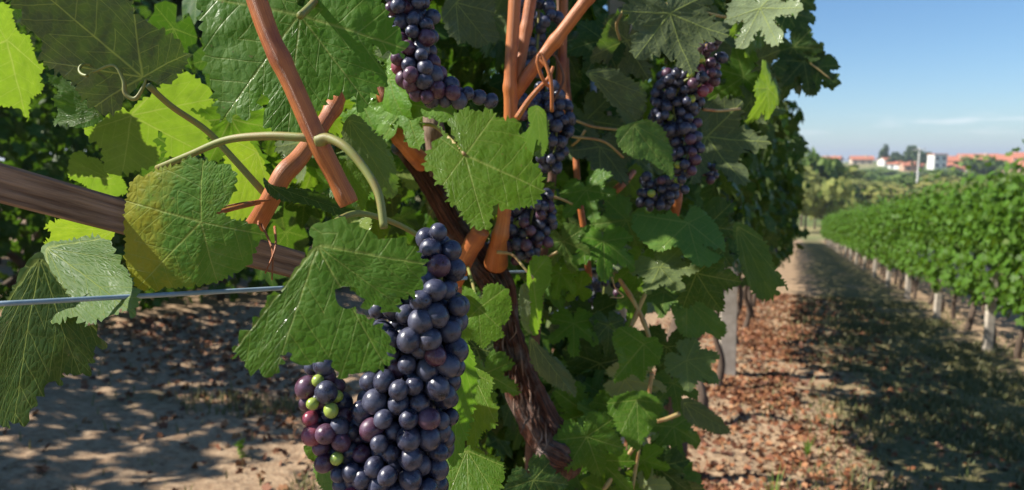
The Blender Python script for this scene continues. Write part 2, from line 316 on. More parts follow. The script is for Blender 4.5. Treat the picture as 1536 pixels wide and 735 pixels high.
def canon(o, J, tips):
    tips = np.array(tips, float) - J; m = tips[2]; mid = math.atan2(m[1], m[0])
    def rel(v): return (np.arctan2(v[..., 1], v[..., 0]) - mid + math.pi) % (2 * math.pi) - math.pi
    ra = rel(tips); sgn = 1 if ra[3] > 0 else -1
    ra = ra * sgn; ra[2] = 0
    xs = np.concatenate([[-math.pi], ra, [math.pi]]); ln = np.linalg.norm(tips, axis=1); ls = np.concatenate([[ln[0]], ln, [ln[-1]]])
    for i in range(1, 7): xs[i] = max(xs[i], xs[i - 1] + .01)
    a = rel(o - J) * sgn; phi = np.radians(np.interp(a, xs, CAN_A)); L = np.interp(a, xs, ls)
    rho = np.linalg.norm(o - J, axis=1) / L * np.interp(np.degrees(phi), CAN_A, [.6, .75, .92, 1, .92, .75, .6])
    return phi, rho
def leaf_arrays(o, osm, J, phi, rho, M):
    """polar grid; returns flat 2-D positions, canonical uv, faces"""
    N = len(o); pos = [J]; uv = [(0, 0)]
    for j in range(1, M + 1):
        f = (j / M) ** .85; tw = np.clip((f - .8) / .2, 0, 1); q = J + f * (osm + (o - osm) * tw - J); pos += list(q)
        uv += list(np.stack([np.sin(phi) * rho * f, np.cos(phi) * rho * f], 1))
    F = [(0, 1 + k, 1 + (k + 1) % N) for k in range(N)]
    for j in range(M - 1):
        for k in range(N):
            b = 1 + j * N; c = b + N; F.append((b + k, c + k, c + (k + 1) % N, b + (k + 1) % N))
    return np.array(pos), np.array(uv), F
def relief(uv, seed, cup, wave, quilt=1., droop=0., pn=None, crease=1.):
    r = np.hypot(uv[:, 0], uv[:, 1]); a = np.arctan2(uv[:, 0], uv[:, 1])
    aw = (a + R(26)) % R(52) - R(26); s = r * np.cos(aw); t = np.abs(r * np.sin(aw))
    q = ((s - .8 * t) / .17) % 1
    bd = np.clip((R(26) - np.abs(aw)) / R(9), 0, 1); h = quilt * crease * bd * (.007 * np.minimum(t / .12, 1) * np.abs(np.sin(math.pi * (q - .5))) + .006 * np.minimum(t / .1, 1))
    h += cup * r ** 2 + wave * r ** 2 * np.sin(a * 2 + seed) + wave * .4 * r ** 3 * np.sin(a * 5 + seed * 2.1)
    h -= droop * np.clip(uv[:, 1], 0, 2) ** 2
    h = h + quilt * np.array([.030 * noise.noise(Vector((p[0] * 3.1, p[1] * 3.1, seed * 7))) + .012 * noise.noise(Vector((p[0] * 9, p[1] * 9, seed * 5))) for p in (uv if pn is None else pn)])
    return h
def hero_leaf(parent, out, J, tips, d, mat=None, under=False, tilt=(0, 0), cup=.0, wave=.05, teeth=.045, N=230, M=16, seed=None, quilt=1., crease=.6):
    """outline in photo pixels laid on a tilted plane through the junction at depth d; tilt = depth change per pixel (m/px)*1000"""
    seed = random.random() * 6 if seed is None else seed; J = np.array(J, float); size = np.mean([np.linalg.norm(np.array(t) - J) for t in tips])
    o, osm = serrate(out, J, size * teeth * 2, size * .115, N); st = size / (M * 1.7); lo_, hi_ = o.min(0), o.max(0)
    gxx, gyy = np.meshgrid(np.arange(lo_[0], hi_[0], st), np.arange(lo_[1], hi_[1], st)); gxx[::2] += st / 2
    ins = [Vector(p) for p in np.column_stack([gxx.ravel(), gyy.ravel()])] + [Vector(J)]; nb = len(o)
    vv, ee, F, ov, oe, of = delaunay_2d_cdt([Vector(p) for p in o] + ins, [], [list(range(nb))], 1, 1e-4)
    pos = np.array([tuple(v) for v in vv]); used = sorted({i for q in F for i in q}); mp_ = {u: i for i, u in enumerate(used)}; pos = pos[used]; F = [tuple(mp_[i] for i in q) for q in F]
    phi, rho = canon(pos, J, tips); uv = np.stack([np.sin(phi) * rho, np.cos(phi) * rho], 1)
    sm = size * d / 1024; h = relief(uv, seed, cup, wave, quilt * .7, 0, (pos - J) / size, crease) * sm
    dep = d + (pos[:, 0] - J[0]) * tilt[0] / 1000 + (pos[:, 1] - J[1]) * tilt[1] / 1000
    w3 = CAMP + dep[:, None] * (AF + AX * ((pos[:, 0] - 768) / 1024)[:, None] - AU * ((pos[:, 1] - 367.5) / 1024)[:, None])
    n = -AF + AX * 0 + AU * 0; n = n / np.linalg.norm(n)
    w3 = w3 + n * h[:, None] * (-1 if under else 1)
    # orient faces so that the top side looks at the camera unless it is an underside
    F = [q if (((pos[q[1]] - pos[q[0]])[0] * (pos[q[2]] - pos[q[0]])[1] - (pos[q[1]] - pos[q[0]])[1] * (pos[q[2]] - pos[q[0]])[0]) < 0) != under else tuple(reversed(q)) for q in F]   # px y runs down
    base = w3[0]; me = mesh('leaf', w3 - base, F, mat or M_leaf, uv)
    ob = link('leaf', me, parent, Vector(base) - parent_world(parent)); return ob
def can_outline(seed=0, sinus=1., n=None):
    rs = np.random.default_rng(int(seed * 97) + 5); sinus = sinus * 1.35; j = lambda a: 1 + a * (rs.random() - .5)
    A = [0, 12, 26, 40, 52, 64, 78, 92, 104, 120, 138, 156, 170, 178]
    def side(): return [1, .86, .86 - .22 * sinus * j(.5), .80, .93 * j(.1), .80, .80 - .17 * sinus * j(.5), .68, .76 * j(.1), .68, .62 * j(.1), .55, .33, .12]
    s1, s2 = side(), side(); pts = []
    for a, r in zip(A, s1): pts.append((r * math.sin(R(a)), r * math.cos(R(a))))
    for a, r in list(zip(A, s2))[:0:-1]: pts.append((-r * math.sin(R(a)), r * math.cos(R(a))))
    return pts
CT = [(-.74 * math.sin(R(76)) , -.2), (-.73, .57), (0, 1), (.73, .57), (.74 * math.sin(R(76)), -.2)]
def canon_leaf_data(seed, N, M, cup, wave, sinus=1., teeth=.05, quilt=1., droop=.0):
    J = np.array([0., 0.]); o, osm = serrate(can_outline(seed, sinus), J, teeth * 2, .115, N); phi, rho = canon(o, J, CT)
    pos, uv, F = leaf_arrays(o, osm, J, phi, rho, M); uv = pos.copy(); h = relief(uv, seed, cup, wave, quilt, droop)
    F = [tuple(reversed(q)) for q in F]
    v = np.column_stack([pos, h]); 
    a = v[F[0][0]]; b = v[F[0][1]]; c = v[F[0][2]]
    if np.cross(b - a, c - a)[2] < 0: F = [tuple(reversed(q)) for q in F]
    return v, F, uv
LEAFBANK = {}
def bank(k, mat):
    key = (k, mat.name)
    if key not in LEAFBANK:
        rs = random.Random(k * 31 + 1); v, F, uv = canon_leaf_data(k + .3, 150, 9, rs.uniform(-.22, .1), rs.uniform(.04, .12), rs.uniform(.5, 1.5), .06, 1., rs.uniform(0, .25))
        LEAFBANK[key] = mesh('leaf', v, F, mat, uv)
    return LEAFBANK[key]
def orient(mid, nrm):
    y = Vector(mid).normalized(); z = Vector(nrm); z = (z - y * z.dot(y)).normalized(); x = y.cross(z)
    return Matrix((x, y, z)).transposed().to_4x4()
def gleaf(parent, px, py, d, size, ang, tilt=(0, 0), k=None, mat=None, under=False, label=None):
    """generic leaf: junction at pixel, size px of the mid lobe, ang = image direction of the tip (0 right, 90 down); tilt leans it (lr, fb)"""
    p = P(px, py, d); s = size * d / 1024; a = R(ang)
    mid = AX * math.cos(a) - AU * math.sin(a); nr = -AF; side = np.cross(mid, nr)
    nr = nr * math.cos(R(tilt[0])) + side * math.sin(R(tilt[0])); mid2 = mid * math.cos(R(tilt[1])) - (-AF) * math.sin(R(tilt[1])); nr = nr * math.cos(R(tilt[1])) + mid * math.sin(R(tilt[1]))
    if under: nr = -nr
    k = random.randrange(10) if k is None else k
    ob = link('leaf', bank(k, mat or M_leaf), parent, Vector(p) - parent_world(parent)); m = orient(mid2, nr); ob.rotation_euler = m.to_euler(); ob.scale = (s, s, s); return ob
def stem(parent, name, pts, rad, mat, seg=10, n=8, disp=None):
    w3 = [P(*q) if isinstance(q, tuple) else q for q in pts]; me = tube(w3, rad, mat, seg, n, disp, name); return link(name, me, parent)

# ------------------------------------------------------------------ grapes
def sphere_arr(nu=24, nv=16):
    v = [(0, 0, 1.0)]; f = []
    for i in range(1, nv):
        th = math.pi * i / nv; k = 1.0
        for j in range(nu): v.append((math.sin(th) * math.cos(2 * math.pi * j / nu), math.sin(th) * math.sin(2 * math.pi * j / nu), math.cos(th) * 1.05))
    v.append((0, 0, -1.0)); v = np.array(v); v[-1, 2] = -.97
    for j in range(nu): f.append((0, 1 + j, 1 + (j + 1) % nu)); f.append((len(v) - 1, 1 + (nv - 2) * nu + (j + 1) % nu, 1 + (nv - 2) * nu + j))
    for i in range(nv - 2):
        for j in range(nu): a = 1 + i * nu; f.append((a + j, a + nu + j, a + nu + (j + 1) % nu, a + (j + 1) % nu))
    return v, f
SV, SF = sphere_arr(); SVl, SFl = sphere_arr(10, 7)
M_scar = simple('grape tip scar', (.03, .02, .015), (.10, .07, .05), 300, .9, 0)
GRAPE = []
for gm in GM:
    tipv = np.array([(.09 * math.cos(a), .09 * math.sin(a), -1.0 - .0) for a in np.linspace(0, 2 * math.pi, 7)[:-1]] + [(0, 0, -1.05)]) ; o = len(SV)
    me = mesh('grape', np.vstack([SV, tipv]) * .0082, SF + [(o + 6, o + (i + 1) % 6, o + i) for i in range(6)], gm)
    me.materials.append(M_scar)
    for p in me.polygons[-6:]: p.material_index = 1
    GRAPE.append(me)
def bunch(parent, spine, rmm=8.2, n=90, cols=(.8, .14, .03, .03), seed=1, individual=True, colfn=None, stemfrom=None, label=None):
    """spine: list of (px,py,depth,halfwidth_px); berries are packed in the volume round it"""
    rs = np.random.default_rng(seed); c = np.array([P(q[0], q[1], q[2]) for q in spine]); r = np.array([q[3] * q[2] / 1024 for q in spine]); br = rmm / 1000
    seglen = np.linalg.norm(np.diff(c, axis=0), axis=1); cum = np.concatenate([[0], np.cumsum(seglen)])
    pts = []; tries = 0; mind = br * 1.62
    while len(pts) < n and tries < 26000:
        tries += 1; u = rs.random() * (cum[-1]); cc = np.array([np.interp(u, cum, c[:, i]) for i in range(3)]); rr = max(np.interp(u, cum, r) - br, br * .15)
        dv = rs.normal(size=3); dv -= AU * dv.dot(AU) * .6; dv /= np.linalg.norm(dv); q = cc + dv * rr * (rs.random() ** .25)
        if tries > 13000 and False: break
        if pts:
            dd = np.linalg.norm(np.array(pts) - q, axis=1)
            if dd.min() < mind * (1 if tries < 15000 else .9): continue
        pts.append(q)
    base = c[0]; b = bpy.data.objects.new('grape_bunch', None); COL.objects.link(b); b.parent = parent; b.location = Vector(base) - parent_world(parent)
    # stalk skeleton
    sk = link('stalk', tube([x for x in c] if len(c) > 2 else [c[0], (c[0] + c[1]) / 2, c[1]], [.0022, .0016], M_pet, 7, 4, name='stalk'), b)
    if label: b['label'] = label
    arr = []; mats = []; pts.sort(key=lambda p: float((p - CAMP).dot(AF)))      # the hundred nearest berries are parts of their own
    for nq, q in enumerate(pts):
        ci = int(np.searchsorted(np.cumsum(cols), rs.random() * sum(cols))); ci = min(ci, 3)
        if colfn:
            z = colfn(q, rs); ci = ci if z is None else z
        s = rs.uniform(.80, 1.16) * br / .0082 * (.72 if ci == 3 else 1)
        u = np.array([np.interp(np.argmin(np.linalg.norm(c - q, axis=1)), range(len(c)), c[:, i]) for i in range(3)]); out = Vector(q - u); out = (out.normalized() if out.length > 1e-6 else Vector((0, 0, -1))) + Vector((0, 0, -.8)) + Vector(rs.normal(size=3) * .35)
        qt = (-out).to_track_quat('Z', 'Y')
        if individual and nq < 100:
            g = bpy.data.objects.new('grape', GRAPE[ci]); COL.objects.link(g); g.parent = b; g.location = Vector(q - base); g.rotation_euler = qt.to_euler(); g.scale = (s * rs.uniform(.93, 1.05), s * rs.uniform(.93, 1.05), s * rs.uniform(.97, 1.08))
        else: arr.append(((SV if individual else SVl) * .0082 * s + (q - base), ci))
    if arr:
        sf = SF if individual else SFl; sn = len(SV if individual else SVl)
        V = np.concatenate([a for a, _ in arr]); F = []; mi = []
        for i, (_, ci) in enumerate(arr): F += [tuple(k + i * sn for k in f) for f in sf]; mi += [ci] * len(sf)
        me = mesh('berries', V, F, None)
        for gm in GM: me.materials.append(gm)
        me.polygons.foreach_set('material_index', mi); g = link('grapes', me, b, (0, 0, 0)); g['kind'] = 'stuff'
    return b

# ------------------------------------------------------------------ bark relief
def bark_disp(amp):
    def f(a, L, t):
        q = Vector((math.cos(a) * 1.6, math.sin(a) * 1.6, L * 7)); w = noise.noise(q * 1.3) * .6
        ridg = 1 - abs(noise.noise(Vector((math.cos(a + w) * 4.5, math.sin(a + w) * 4.5, L * 9)))) * 2.4
        fine = noise.noise(Vector((math.cos(a) * 11, math.sin(a) * 11, L * 30)))
        return amp * (.40 * noise.noise(Vector((math.cos(a), math.sin(a), L * 16))) + .34 * ridg + .30 * fine + .16 * noise.noise(Vector((math.cos(a) * 22, math.sin(a) * 22, L * 45))))
    return f
def cane_disp(nodes, amp=.22, w=.007):
    def f(a, L, t): return sum(amp * math.exp(-((L - x) / w) ** 2) * (1 + .3 * math.cos(a + x * 40)) for x in nodes) + .02 * noise.noise(Vector((math.cos(a) * 2, math.sin(a) * 2, L * 30)))
    return f

# ------------------------------------------------------------------ row foliage bank (vines further along and across)
def low_leaf(seed):
    rs = random.Random(seed); A = [0, 14, 26, 38, 52, 66, 78, 92, 104, 130, 156, 176]; r1 = [1, .8, .62, .76, .92, .74, .62, .62, .72, .6, .5, .15]
    pts = [(r * rs.uniform(.9, 1.1) * math.sin(R(a)), r * math.cos(R(a))) for a, r in zip(A, r1)] + [(-r * rs.uniform(.9, 1.1) * math.sin(R(a)), r * math.cos(R(a))) for a, r in list(zip(A, r1))[:0:-1]]
    p = np.array([(0, 0)] + pts); rr = np.hypot(p[:, 0], p[:, 1]); h = -rs.uniform(.05, .3) * rr ** 2 + .12 * np.abs(p[:, 0]) + .06 * np.sin(np.arange(len(p)) * 2.1) * rr
    n = len(pts); return np.column_stack([p, h]), [(0, 1 + (k + 1) % n, 1 + k) for k in range(n)], p
LOW = [low_leaf(i) for i in range(6)]
def foliage(N, half, zlo, zhi, seed, mat, size=(.055, .085), shell=.6, top=1., name='foliage', ylen=.62):
    rs = np.random.default_rng(seed); parts = []
    for i in range(N):
        y = rs.uniform(-ylen, ylen); z = zlo + (zhi - zlo) * rs.random() ** .9; side = 1 if rs.random() < .5 else -1
        lump = half * (.76 + .55 * noise.noise(Vector((y * 2.2 + seed, z * 2.2, side * 3)))) * (1 - .25 * max(0, (z - zhi + .35) / .35)) * (.8 + .2 * min(1, (z - zlo) / .3))
        x = side * lump * (rs.uniform(.8, 1.08) if rs.random() < shell else rs.uniform(0, .85))
        nr = Vector((side * 1.0, 0, .55)) + Vector(rs.normal(size=3) * .5); mid = Vector((side * .35, 0, -1)) + Vector(rs.normal(size=3) * .55)
        if i % 14 == 0: z = zhi + rs.exponential(.09); x *= .5
        m = np.array(orient(mid, nr).to_3x3()); v, f, u = LOW[rs.integers(6)]; s = rs.uniform(*size)
        parts.append(((v * s) @ m.T + np.array([x, y, z]), f, u))
    V, F, U = join_arrays(parts); return mesh(name, V, F, mat, U)
def vine_trunk_mesh(seed, h=.85, r=.026):
    rs = np.random.default_rng(seed); pts = [(rs.normal() * .02, rs.normal() * .03, -.06)]
    for k in range(1, 5): pts.append((rs.normal() * .03, rs.normal() * .05, h * k / 4))
    return tube(pts, [r * 1.35, r, r * .9, r * 1.1], M_farbark, 12, 8, bark_disp(.35), 'trunk')
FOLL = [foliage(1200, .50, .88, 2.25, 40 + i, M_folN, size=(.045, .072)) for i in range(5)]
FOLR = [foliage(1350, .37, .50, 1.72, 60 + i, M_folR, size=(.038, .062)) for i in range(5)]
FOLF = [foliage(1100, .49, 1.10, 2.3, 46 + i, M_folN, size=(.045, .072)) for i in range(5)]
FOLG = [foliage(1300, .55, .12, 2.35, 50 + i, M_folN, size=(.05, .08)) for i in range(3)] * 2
TRK = [vine_trunk_mesh(80 + i) for i in range(5)]
SHOOT = []
for i in range(4):
    rs = np.random.default_rng(i); parts = []
    for k in range(9):
        v, f, u = LOW[k % 6]; z = k * .06; m = np.array(orient(Vector((math.cos(k * 2.5), math.sin(k * 2.5), -.5)), Vector((0, 0, 1)) + Vector(rs.normal(size=3) * .5)).to_3x3()); parts.append(((v * (.06 - k * .003)) @ m.T + np.array([.02 * math.sin(k), .02 * k * .6, z]), f, u))
    SHOOT.append(join_arrays(parts))
def dark_bunch_mesh(seed):
    rs = np.random.default_rng(seed); V = []; F = []
    for k in range(46):
        t = rs.random(); r = .042 * (1 - t * .75); a = rs.uniform(0, 6.28); c = np.array([r * math.cos(a), r * math.sin(a), -.17 * t]); F += [tuple(i + len(V) * len(SVl) for i in f) for f in SFl]; V.append(SVl * .0085 + c)
    return mesh('grape_bunch', np.concatenate(V), F, G_blue)
DB = [dark_bunch_mesh(i) for i in range(3)]
def row_vine(x, y, bank_, label, group, scale=1., hang=True, seed=0):
    rs = random.Random(seed); t = empty('grapevine', (x, y, float(gz(x, y)) - .02), label, 'grapevine', group)
    a = link('trunk', TRK[rs.randrange(5)], t, (0, 0, 0)); a.rotation_euler.z = rs.uniform(0, 6); a.scale = (rs.uniform(.8, 1.2),) * 2 + (1,)
    f = link('foliage', bank_[rs.randrange(5)], t, (0, 0, 0)); f.rotation_euler.z = math.pi * rs.randrange(2); f.scale = (rs.uniform(.9, 1.08), 1, scale * rs.uniform(.95, 1.03))
    if hang:
        for k in range(2):
            g = link('grape_bunch', DB[rs.randrange(3)], t, (rs.choice((-1, 1)) * rs.uniform(.2, .35), rs.uniform(-.4, .4), rs.uniform(1.0, 1.25) if bank_ is not FOLR else rs.uniform(.75, 1.05)))
    return t

# ---- the shaded row running away on the left of the lane
RX = -.5
for i in range(48):
    y = 2.25 + i * 1.02
    lab = 'shaded grapevine in the tall dark row along the left edge of the dirt lane'
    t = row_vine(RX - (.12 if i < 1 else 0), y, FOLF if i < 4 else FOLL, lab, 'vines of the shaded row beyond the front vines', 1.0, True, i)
    if i < 4:
        for ch in t.children:
            if ch.name.startswith('grape_bunch'): ch.location.z += .28; ch.location.x *= .6
# ---- the sunlit row on the right of the lane
for i in range(50):
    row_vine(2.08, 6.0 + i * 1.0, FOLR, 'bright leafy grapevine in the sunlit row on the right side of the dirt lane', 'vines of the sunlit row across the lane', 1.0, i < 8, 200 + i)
for i in range(30):
    row_vine(5.0, 14 + i * 1.0, FOLR, 'grapevine of the next row hidden behind the sunlit row on the right', 'vines of the row behind the sunlit row', .97, False, 300 + i)
# ---- the next row on the left, behind everything
for i in range(15):
    row_vine(-5.2, -1.0 + i * 1.0, FOLG, 'dark grapevine in the far row seen through gaps at the upper left', 'vines of the next row to the left', 1.0, False, 400 + i)
for i in range(15):
    row_vine(-8.6, 0. + i * 1.0, FOLG, 'dark grapevine of the row two lanes to the left', 'vines of the second row to the left', 1.05, False, 430 + i)

def bevel_box(sx, sy, sz, z0=0., b=.006):
    v = []; 
    for z, k in ((z0, 0), (z0 + sz - b, 0), (z0 + sz, b)):
        x, y = sx / 2 - k, sy / 2 - k
        v += [(-x + b, -y, z), (x - b, -y, z), (x, -y + b, z), (x, y - b, z), (x - b, y, z), (-x + b, y, z), (-x, y - b, z), (-x, -y + b, z)]
    f = grid_faces(3, 8); f.append(tuple(range(8))[::-1]); f.append(tuple(range(16, 24))); return v, f
def post(x, y, w, d, h, label, group=None, lean=0):
    v, f = bevel_box(w, d, h + .15, -.15); o = link('concrete_post', mesh('concrete_post', v, f, M_conc, smooth=False)); o.location = (x, y, float(gz(x, y))); o.rotation_euler = (0, lean, .2)
    return tag(o, label, 'post', group)
for i, (x, y) in enumerate([(1.90, 8.3 + 2.75 * k) for k in range(15)]):
    post(x, y, .075, .07, .92, 'pale concrete post standing at the foot of the sunlit row right of the lane', 'posts along the sunlit row')
post(-.47, 5.75, .13, .11, 1.9, 'pale square concrete post below the shaded row, beside the lane', None, R(-1))
post(*[float(q) for q in (P(930, 60, 1.95)[0], P(930, 60, 1.95)[1])], .07, .07, 2.3, 'sunlit whitish post behind the upper leaves right of the bare canes', None)

# ------------------------------------------------------------------ the front vine
def vine_root(px, py, d, label):
    p = P(px, py, d); return empty('grapevine', (p[0], p[1], float(gz(p[0], p[1]))), label, 'grapevine')
V1 = vine_root(815, 700, 1.0, 'old gnarled front grapevine with shredded trunk, orange canes and the largest dark grape bunches')
b1 = np.array(parent_world(V1))
stem(V1, 'trunk', [(603, 222, .93), (640, 270, .94), (678, 335, .95), (718, 392, .95), (748, 432, .94), (757, 478, .94), (768, 530, .94), (790, 595, .95), (822, 655, .95), (843, 690, .98), (815, 745, 1.02), (b1 + np.array([.0, .02, .35])), (b1 + np.array([0, 0, -.05]))],
     [.009, .011, .013, .016, .0195, .017, .0175, .020, .023, .027, .022, .022, .024, .032], M_bark, 90, 30, bark_disp(.62))
t2 = stem(V1, 'trunk_knot', [(812, 668, .94), (838, 680, .93), (862, 694, .94)], [.013, .022, .009], M_bark, 60, 18, bark_disp(.8))
for i in range(64):   # loose bark strips
    k = i / 64; a = np.array([np.interp(k, [0, .3, .6, 1], q) for q in ([735, 765, 790, 838], [425, 520, 600, 690])]); s0 = random.uniform(-20, 20); d0 = .94 - .020 * math.sqrt(max(0, 1 - (s0 / 30) ** 2))
    L = random.uniform(14, 42); w3 = [P(a[0] + s0, a[1], d0), P(a[0] + s0 + random.uniform(-3, 5), a[1] + L * .5, d0 - .004), P(a[0] + s0 + random.uniform(-9, 9), a[1] + L, d0 - random.uniform(.003, .012))]
    link('bark_strip', tube(w3, [.0006, .0016, .0003], random.choice((M_bark, M_bark, M_strip)), 5, 5), V1)
# canes
stem(V1, 'cane', [(372, -40, .465), (405, 55, .465), (440, 130, .467), (478, 215, .470), (500, 258, .475), (524, 306, .48)], [.0071, .0069, .0068, .0072, .0067, .0063], M_cane, 28, 14, cane_disp([.062, .165], .13))
stem(V1, 'cane', [(530, 90, .68), (506, 150, .66), (478, 196, .64), (448, 238, .62), (425, 262, .61), (405, 300, .61), (388, 330, .62), (368, 362, .64)], [.007, .0072, .0075, .009, .0085, .0088, .010], M_cane, 26, 14, cane_disp([.02, .06, .10], .25))
stem(V1, 'cane', [(556, 95, .86), (574, 140, .86), (592, 190, .87), (612, 222, .88), (634, 244, .92)], [.0085, .0088, .0098, .0105, .013], M_cane, 26, 14, cane_disp([.045, .10], .2))
stem(V1, 'cane', [(775, -60, .84), (771, 20, .845), (766, 110, .85), (766, 180, .86), (762, 260, .87), (755, 330, .88), (748, 362, .89), (744, 395, .93)], [.0078, .0078, .0082, .0090, .0088, .0088, .0108, .0165], M_cane, 30, 14, cane_disp([.155, .34], .16))
stem(V1, 'cane', [(805, -60, .87), (796, 0, .87), (786, 60, .868), (777, 110, .86), (770, 160, .858)], [.0076, .0076, .0074, .0076, .005], M_cane, 26, 12, cane_disp([.09], .15))
stem(V1, 'cane', [(925, -55, .82), (880, 0, .83), (840, 52, .84), (808, 92, .85), (786, 122, .855), (770, 150, .86)], [.0074, .0078, .0078, .0082, .0088, .006], M_cane, 26, 12, cane_disp([.05, .115], .2))
stem(V1, 'cane', [(722, 345, .87), (706, 372, .885), (692, 398, .90), (678, 430, .92)], [.0115, .0118, .0130, .012], M_cane, 26, 12, cane_disp([.02], .1))
stem(V1, 'cane', [(846, -60, 1.0), (844, 60, 1.0), (842, 150, 1.0), (838, 215, 1.02)], [.0065] * 4, M_cane, 18, 8, cane_disp([.1], .15))
stem(V1, 'cane', [(686, 430, .80), (684, 455, .80), (684, 492, .81)], [.006, .006, .005], M_cane, 14, 8)
# stem stubs, petioles and tendrils
stem(V1, 'dead_stub', [(647, 165, .92), (652, 195, .92), (655, 226, .93), (657, 262, .94)], [.010, .014, .0135, .014], M_wood2, 30, 10, bark_disp(.3))
PET = [([(405, 207, .485), (440, 205, .476), (470, 207, .470)], None)]
stem(V1, 'petiole', [(236, 252, .52), (285, 232, .50), (340, 210, .485), (400, 204, .474), (452, 206, .468), (472, 208, .470)], [.0022, .0024, .0027, .0030, .0030, .0034], M_pet, 14, 8)
stem(V1, 'petiole', [(478, 212, .466), (494, 208, .462), (520, 222, .455), (548, 255, .45), (568, 292, .445), (576, 342, .44)], [.0050, .0034, .0030, .0029, .0028, .0026], M_pet, 14, 8)
stem(V1, 'petiole', [(222, 128, .56), (258, 160, .58), (310, 196, .60), (350, 238, .61), (395, 288, .62), (412, 305, .63)], [.0025, .0026, .0028, .003, .0032, .0034], M_pet, 14, 8)
stem(V1, 'petiole', [(450, 24, .50), (470, 4, .53), (486, -20, .56)], [.0028, .0028, .003], M_pet, 12, 8)
stem(V1, 'petiole', [(697, 232, .78), (672, 206, .82), (648, 188, .84), (618, 188, .86), (603, 192, .87)], [.0022, .0022, .0024, .0024, .003], M_ten, 12, 8)
stem(V1, 'petiole', [(303, 331, .52), (318, 322, .535), (352, 312, .56), (388, 303, .6)], [.0020, .002, .002, .0024], M_cane, 10, 8)
stem(V1, 'petiole', [(746, 378, .88), (768, 382, .87), (785, 400, .86), (800, 418, .86)], [.0025, .0018, .0018, .002], M_ten, 10, 8)
stem(V1, 'petiole', [(712, 470, .8), (712, 440, .82), (705, 412, .86), (700, 396, .9)], [.002, .002, .002, .0025], M_pet, 10, 8)
stem(V1, 'petiole', [(478, 366, .44), (500, 335, .47), (540, 320, .54), (600, 338, .6), (655, 372, .66), (690, 400, .72)], [.0022, .0022, .0024, .0024, .0025, .003], M_pet, 10, 8)
def curl(px, py, d, r, turns=1.6, ph=0, n=22, grow=.35):
    return [(px + r * (1 - grow * k / n) * math.cos(ph + turns * 6.283 * k / n), py + r * .8 * (1 - grow * k / n) * math.sin(ph + turns * 6.283 * k / n), d + .0012 * k) for k in range(n)]
stem(V1, 'tendril', curl(130, 104, .55, 12, 1.1, 1.5) , [.0013, .001], M_pet, 8, 3)
stem(V1, 'tendril', [(140, 108, .56), (170, 98, .55), (185, 120, .55), (188, 140, .55), (203, 148, .55), (215, 130, .55), (219, 118, .55)], [.0009, .0012, .0016, .002, .0018, .0012, .0008], M_pet, 9, 6)
stem(V1, 'tendril', [(828, 168, .83), (826, 120, .82), (812, 82, .82), (806, 92, .82), (814, 118, .825), (826, 130, .83), (824, 106, .835), (806, 86, .84)], [.0022, .0024, .0022, .002, .0022, .002, .002, .002], M_cane, 10, 7)
stem(V1, 'tendril', [(775, 178, .84), (792, 152, .835), (806, 135, .83), (822, 118, .83), (830, 100, .83)], [.004, .0034, .003, .0026, .002], M_cane, 12, 7)
stem(V1, 'tendril', [(828, 155, .86), (845, 120, .86), (836, 90, .86), (826, 76, .86)], [.0016, .0016, .0014, .0012], M_rebar, 8, 7)
for a, b in (((392, 336), (408, 420)), ((405, 300), (300, 318)), ((412, 340), (398, 410)), ((388, 332), (365, 392))):
    stem(V1, 'tendril', [(a[0], a[1], .6), ((a[0] + b[0]) / 2 + 8, (a[1] + b[1]) / 2 - 4, .58), (b[0], b[1], .57)], [.0012, .0009, .0006], M_cane, 7, 8)
for a, m, b in (((862, 180), (890, 190), (930, 195)), ((858, 205), (905, 212), (935, 236)), ((878, 195), (868, 210), (858, 218)), ((812, 292), (840, 298), (858, 306)), ((836, 378), (820, 386), (812, 392))):
    stem(V1, 'petiole', [(*a, 1.0), (*m, 1.01), (*b, 1.03)], [.0022, .002, .002], M_ten, 8, 6)

# traced leaves of the front vine
LD = [(302,65),(302,92),(312,125),(320,165),(337,180),(352,172),(365,177),(382,170),(388,150),(392,130),(396,150),(394,172),(407,197),(430,210),(450,200),(472,172),(487,158),(500,144),(525,147),(547,167),(556,142),(582,120),(570,100),(558,84),(562,74),(580,75),(606,80),(600,45),(582,20),(570,-5),(540,-30),(505,-38),(480,-22),(462,-5),(452,10),(440,-12),(425,-32),(370,-50),(320,-34),(292,-8),(296,25)]
hero_leaf(V1, LD, (450, 23), [(292, -10), (330, 178), (430, 210), (553, 158), (603, 70)], .53, tilt=(.02, -.08), cup=-.05, wave=.045, seed=1.3, mat=M_leaf, N=300, M=22)
LE = [(182,283),(187,267),(204,262),(223,254),(241,247),(263,245),(274,234),(298,237),(320,242),(345,251),(354,267),(348,292),(335,311),(320,323),(306,331),(329,319),(348,328),(373,334),(393,348),(384,364),(376,383),(367,398),(348,411),(323,423),(285,431),(248,433),(213,436),(198,436),(190,420),(185,405),(179,389),(180,361),(179,330),(179,301)]
hero_leaf(V1, LE, (302, 333), [(385, 350), (320, 424), (198, 434), (180, 300), (300, 238)], .47, mat=M_aut, tilt=(-.16, .12), cup=-.16, wave=.035, teeth=.03, seed=2.2, N=300, M=22)
LFo = [(470,362),(463,345),(480,332),(510,328),(535,336),(560,350),(590,356),(618,370),(639,396),(636,413),(631,430),(616,448),(598,452),(596,471),(581,467),(569,471),(561,463),(551,465),(543,453),(533,437),(520,427),(511,434),(509,450),(518,463),(536,470),(554,479),(574,495),(589,522),(582,533),(587,542),(575,554),(550,562),(535,559),(517,574),(500,562),(482,540),(465,555),(442,552),(427,530),(415,552),(402,570),(382,564),(365,560),(357,542),(345,537),(345,522),(365,497),(390,467),(415,437),(440,407),(462,380)]
